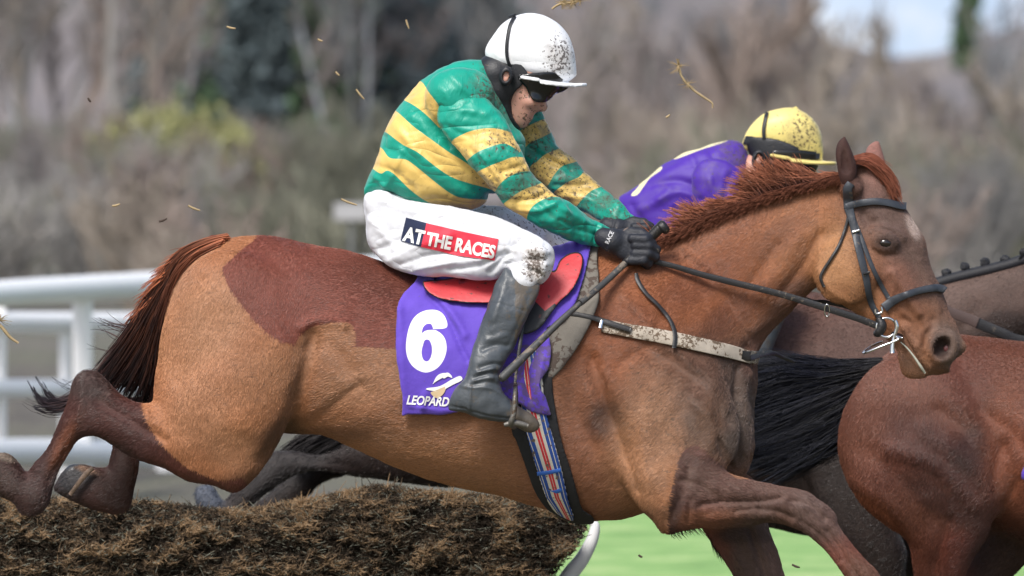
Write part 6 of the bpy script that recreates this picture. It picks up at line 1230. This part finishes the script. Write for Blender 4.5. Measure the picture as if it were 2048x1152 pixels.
# ---- white running rails
M_rail = plain("white_plastic_rail", (.90, .90, .91), rough=.35, var=.04, bmp=.05, scale=3)
def rail_run(label, rails, posts, Yf):
    e = empty("running_rail", pt(160, 1000, Yf(160))); tag(e, label, "rail")
    for nm, P, r in rails:
        P3 = [(x, y, Yf(x) * SC) for x, y in P]; tube(nm, P3, [r * (DIST + Yf(x)) / DIST for x, y in P] if False else r, M_rail, e, 16)
    for (x, y0, y1, r) in posts: tube("post", [(x, y0, Yf(x) * SC), (x, (y0 + y1) / 2, Yf(x) * SC), (x, y1, Yf(x) * SC)], r, M_rail, e, 16)
Yn = lambda x: 17.2 + x * .006; Yb = lambda x: 18.6 + x * .006
rail_run("white running rail with thick rounded top bar, nearest behind the chestnut's tail", [("top_bar", [(-300, 612), (0, 588), (160, 578), (330, 568), (740, 540), (1100, 520)], 27), ("bottom_bar", [(-300, 915), (0, 906), (160, 906), (290, 912)], 29)], [(165, 592, 1010, 20), (-260, 600, 1030, 20)], Yn)
rail_run("white rail with two thinner bars standing behind the thick-topped one", [("upper_bar", [(-300, 640), (0, 645), (160, 646), (330, 646), (700, 640)], 22), ("middle_bar", [(-300, 776), (0, 778), (160, 778), (330, 776), (700, 760)], 20)], [(130, 640, 1000, 12), (2, 600, 1020, 11), (334, 640, 1004, 21), (700, 640, 985, 18)], Yb)
# ---- brush hurdle
hur = empty("brush_hurdle", pt(600, 1690, 1.3)); tag(hur, "brown birch-brush hurdle with a white padded end, under the chestnut's hind legs", "hurdle")
HYc = 1.35
topx = np.array([-400, 0, 150, 300, 430, 500, 560, 640, 700, 760, 860, 960, 1060, 1130, 1180, 1200.]); topy = np.array([990, 992, 996, 1000, 1016, 1016, 1004, 992, 978, 968, 980, 986, 1000, 1022, 1044, 1056.])
def redge(y): return np.interp(y, [1040, 1060, 1090, 1120, 1140, 1160, 1300, 1700], [1178, 1176, 1160, 1138, 1120, 1108, 1085, 1060])
M_core = plain("brush_core", (.022, .016, .012), rough=1)
bw = 150
g = Field(-420, 1210, 960, 1720, HYc * 0 - bw - 20, bw + 20, 14)
g.inflate([(-400, 1016), (0, 1020), (300, 1024), (430, 1036), (640, 1010), (760, 988), (960, 1004), (1060, 1018), (1150, 1050), (1160, 1070), (1130, 1110), (1095, 1160), (1070, 1300), (1050, 1695), (1048, 1697), (-398, 1697), (-400, 1695)], .9, bw * .9)
build("core", g, M_core, hur, HYc)
rng = np.random.default_rng(21); n = 95000
x = rng.uniform(-380, 1185, n); dep = rng.random(n) ** 1.25; ty = np.interp(x, topx, topy); y = ty + 4 + dep * 235; ok = x < redge(y) - 3; x, y, dep = x[ok], y[ok], dep[ok]
xl = rng.uniform(-380, 1100, 6000); yl = rng.uniform(1240, 1690, 6000); x = np.concatenate([x, xl]); y = np.concatenate([y, yl]); n = len(x)
ty = np.interp(x, topx, topy)
cn = np.array([mnoise.noise(Vector((a / 58, b_ / 40, 0))) + .7 * mnoise.noise(Vector((a / 13, b_ / 11, 3))) for a, b_ in zip(x, y)])
front = rng.random(n) < .8
z = np.where(front, -np.sqrt(np.clip(1 - np.clip(1 - (y - ty) / 150, 0, 1) ** 2, 0, 1)) * bw * .86 - 6 - cn * 30, rng.uniform(-bw * .8, bw, n)); 
an = R(-95) + rng.normal(size=n) * 1.25 + cn * .8; ln = rng.uniform(3, 10, n) * np.where(rng.random(n) < .04, 3.0, 1) * np.where(y - ty < 20, 1.1, .9)
s = np.linspace(0, 1, 4)[None, :]; L = np.zeros((n, 4, 3)); L[..., 0] = x[:, None] + np.cos(an)[:, None] * ln[:, None] * s + rng.normal(size=(n, 1)) * 5 * s ** 2; L[..., 1] = y[:, None] + np.sin(an)[:, None] * ln[:, None] * s; L[..., 2] = z[:, None] + rng.normal(size=(n, 1)) * 8 * s - 5 * s
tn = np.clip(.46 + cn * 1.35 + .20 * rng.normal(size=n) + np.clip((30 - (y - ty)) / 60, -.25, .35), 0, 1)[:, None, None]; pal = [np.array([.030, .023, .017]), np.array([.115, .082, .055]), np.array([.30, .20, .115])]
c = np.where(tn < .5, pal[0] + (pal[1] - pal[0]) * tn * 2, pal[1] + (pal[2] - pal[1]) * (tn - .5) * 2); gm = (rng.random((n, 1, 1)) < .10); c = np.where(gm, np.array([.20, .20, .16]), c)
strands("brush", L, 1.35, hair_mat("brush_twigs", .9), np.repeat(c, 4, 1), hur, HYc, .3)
tube("padded_end", [(1180, 1042, 30), (1190, 1052, 30), (1184, 1080, 30), (1164, 1118, 30), (1138, 1152, 30), (1112, 1200, 30), (1096, 1300, 30), (1085, 1500, 30), (1080, 1700, 30)], [7, 11, 15, 18, 20, 20], M_rail, hur, 14, Y0=HYc)
# ---- clods and shreds thrown up
M_straw = plain("dry_grass", (.36, .27, .15), rough=.9, var=.3); M_mudc = plain("dark_mud", (.06, .04, .03), rough=.9)
def clod(label, stem, tufts, Y, mat=None, r=2.2, name="turf_shred", n=26):
    e = empty(name, pt(stem[0][0], stem[0][1], Y)); tag(e, label, "turf")
    tube("stem", [(x, y, 0) for x, y in stem], [r, r * 1.2, r * .7], mat or M_straw, e, 6, Y0=Y)
    if tufts:
        for (x, y, s_) in tufts:
            rg = np.random.default_rng(int(x)); L = np.zeros((n, 6, 3)); a = rg.random(n) * 6.28; t = np.linspace(0, 1, 6)[None, :]
            L[..., 0] = x + np.cos(a)[:, None] * s_ * t + rg.normal(size=(n, 1)) * s_ * .5 * t ** 2; L[..., 1] = y + np.sin(a)[:, None] * s_ * t; L[..., 2] = rg.normal(size=(n, 1)) * s_ * .6 * t
            strands("fibres", L, .9, M_hair, np.tile(np.array([.34, .25, .13]), (n, 6, 1)), e, Y)
clod("long straw stem with a fibrous root tuft flying between the two riders", [(1355, 118), (1362, 150), (1385, 178), (1410, 196), (1424, 206), (1425, 216)], [(1358, 132, 16), (1376, 168, 12)], -.3)
clod("ragged clump of dry turf flying at the top edge above the white cap", [(1104, 18), (1120, 8), (1150, 4), (1166, -6)], [(1125, 6, 14), (1145, 4, 16), (1160, 0, 12)], -.3, n=40)
clod("straw stalk flying in from the left edge beside the rails", [(-20, 630), (4, 655), (20, 674), (37, 686)], [(0, 640, 14)], -.2, r=3)
for lab, x, y, dx, dy, mm in (("pale shred of grass flying left of the evergreens", 462, 55, 9, 2, 0), ("tiny pale chip flying above the rider's bent back", 720, 188, 8, 10, 0), ("pale speck of straw flying by the paired birches", 675, 147, 4, 4, 0), ("dark crumb of mud flying high on the left", 179, 200, 3, 4, 1),
                              ("thin straw curl flying over the yellow-green bush", 388, 416, 12, 5, 0), ("reddish turf flake flying above the chestnut's rump", 326, 440, 8, -3, 1), ("small straw fleck flying left of the turf flake", 232, 410, 8, -2, 0), ("thin pale straw flying just behind the rider's waist", 698, 404, 16, 6, 0),
                              ("pale chip flying between white cap and straw stem", 1336, 232, 4, -3, 0), ("dark crumb of mud flying over the grass below the girth", 1281, 1112, 4, 2, 1), ("ragged dark crumb flying over the grass beside the far foreleg", 1592, 1132, 8, 3, 1), ("short straw flying close to the rider's shoulder", 815, 48, 3, 9, 0), ("small straw chip above the conifers", 640, 80, 5, 2, 0)):
    clod(lab, [(x - dx, y - dy), (x, y + 1), (x + dx, y + dy)], None, -.3, M_mudc if mm else M_straw, 2.0)
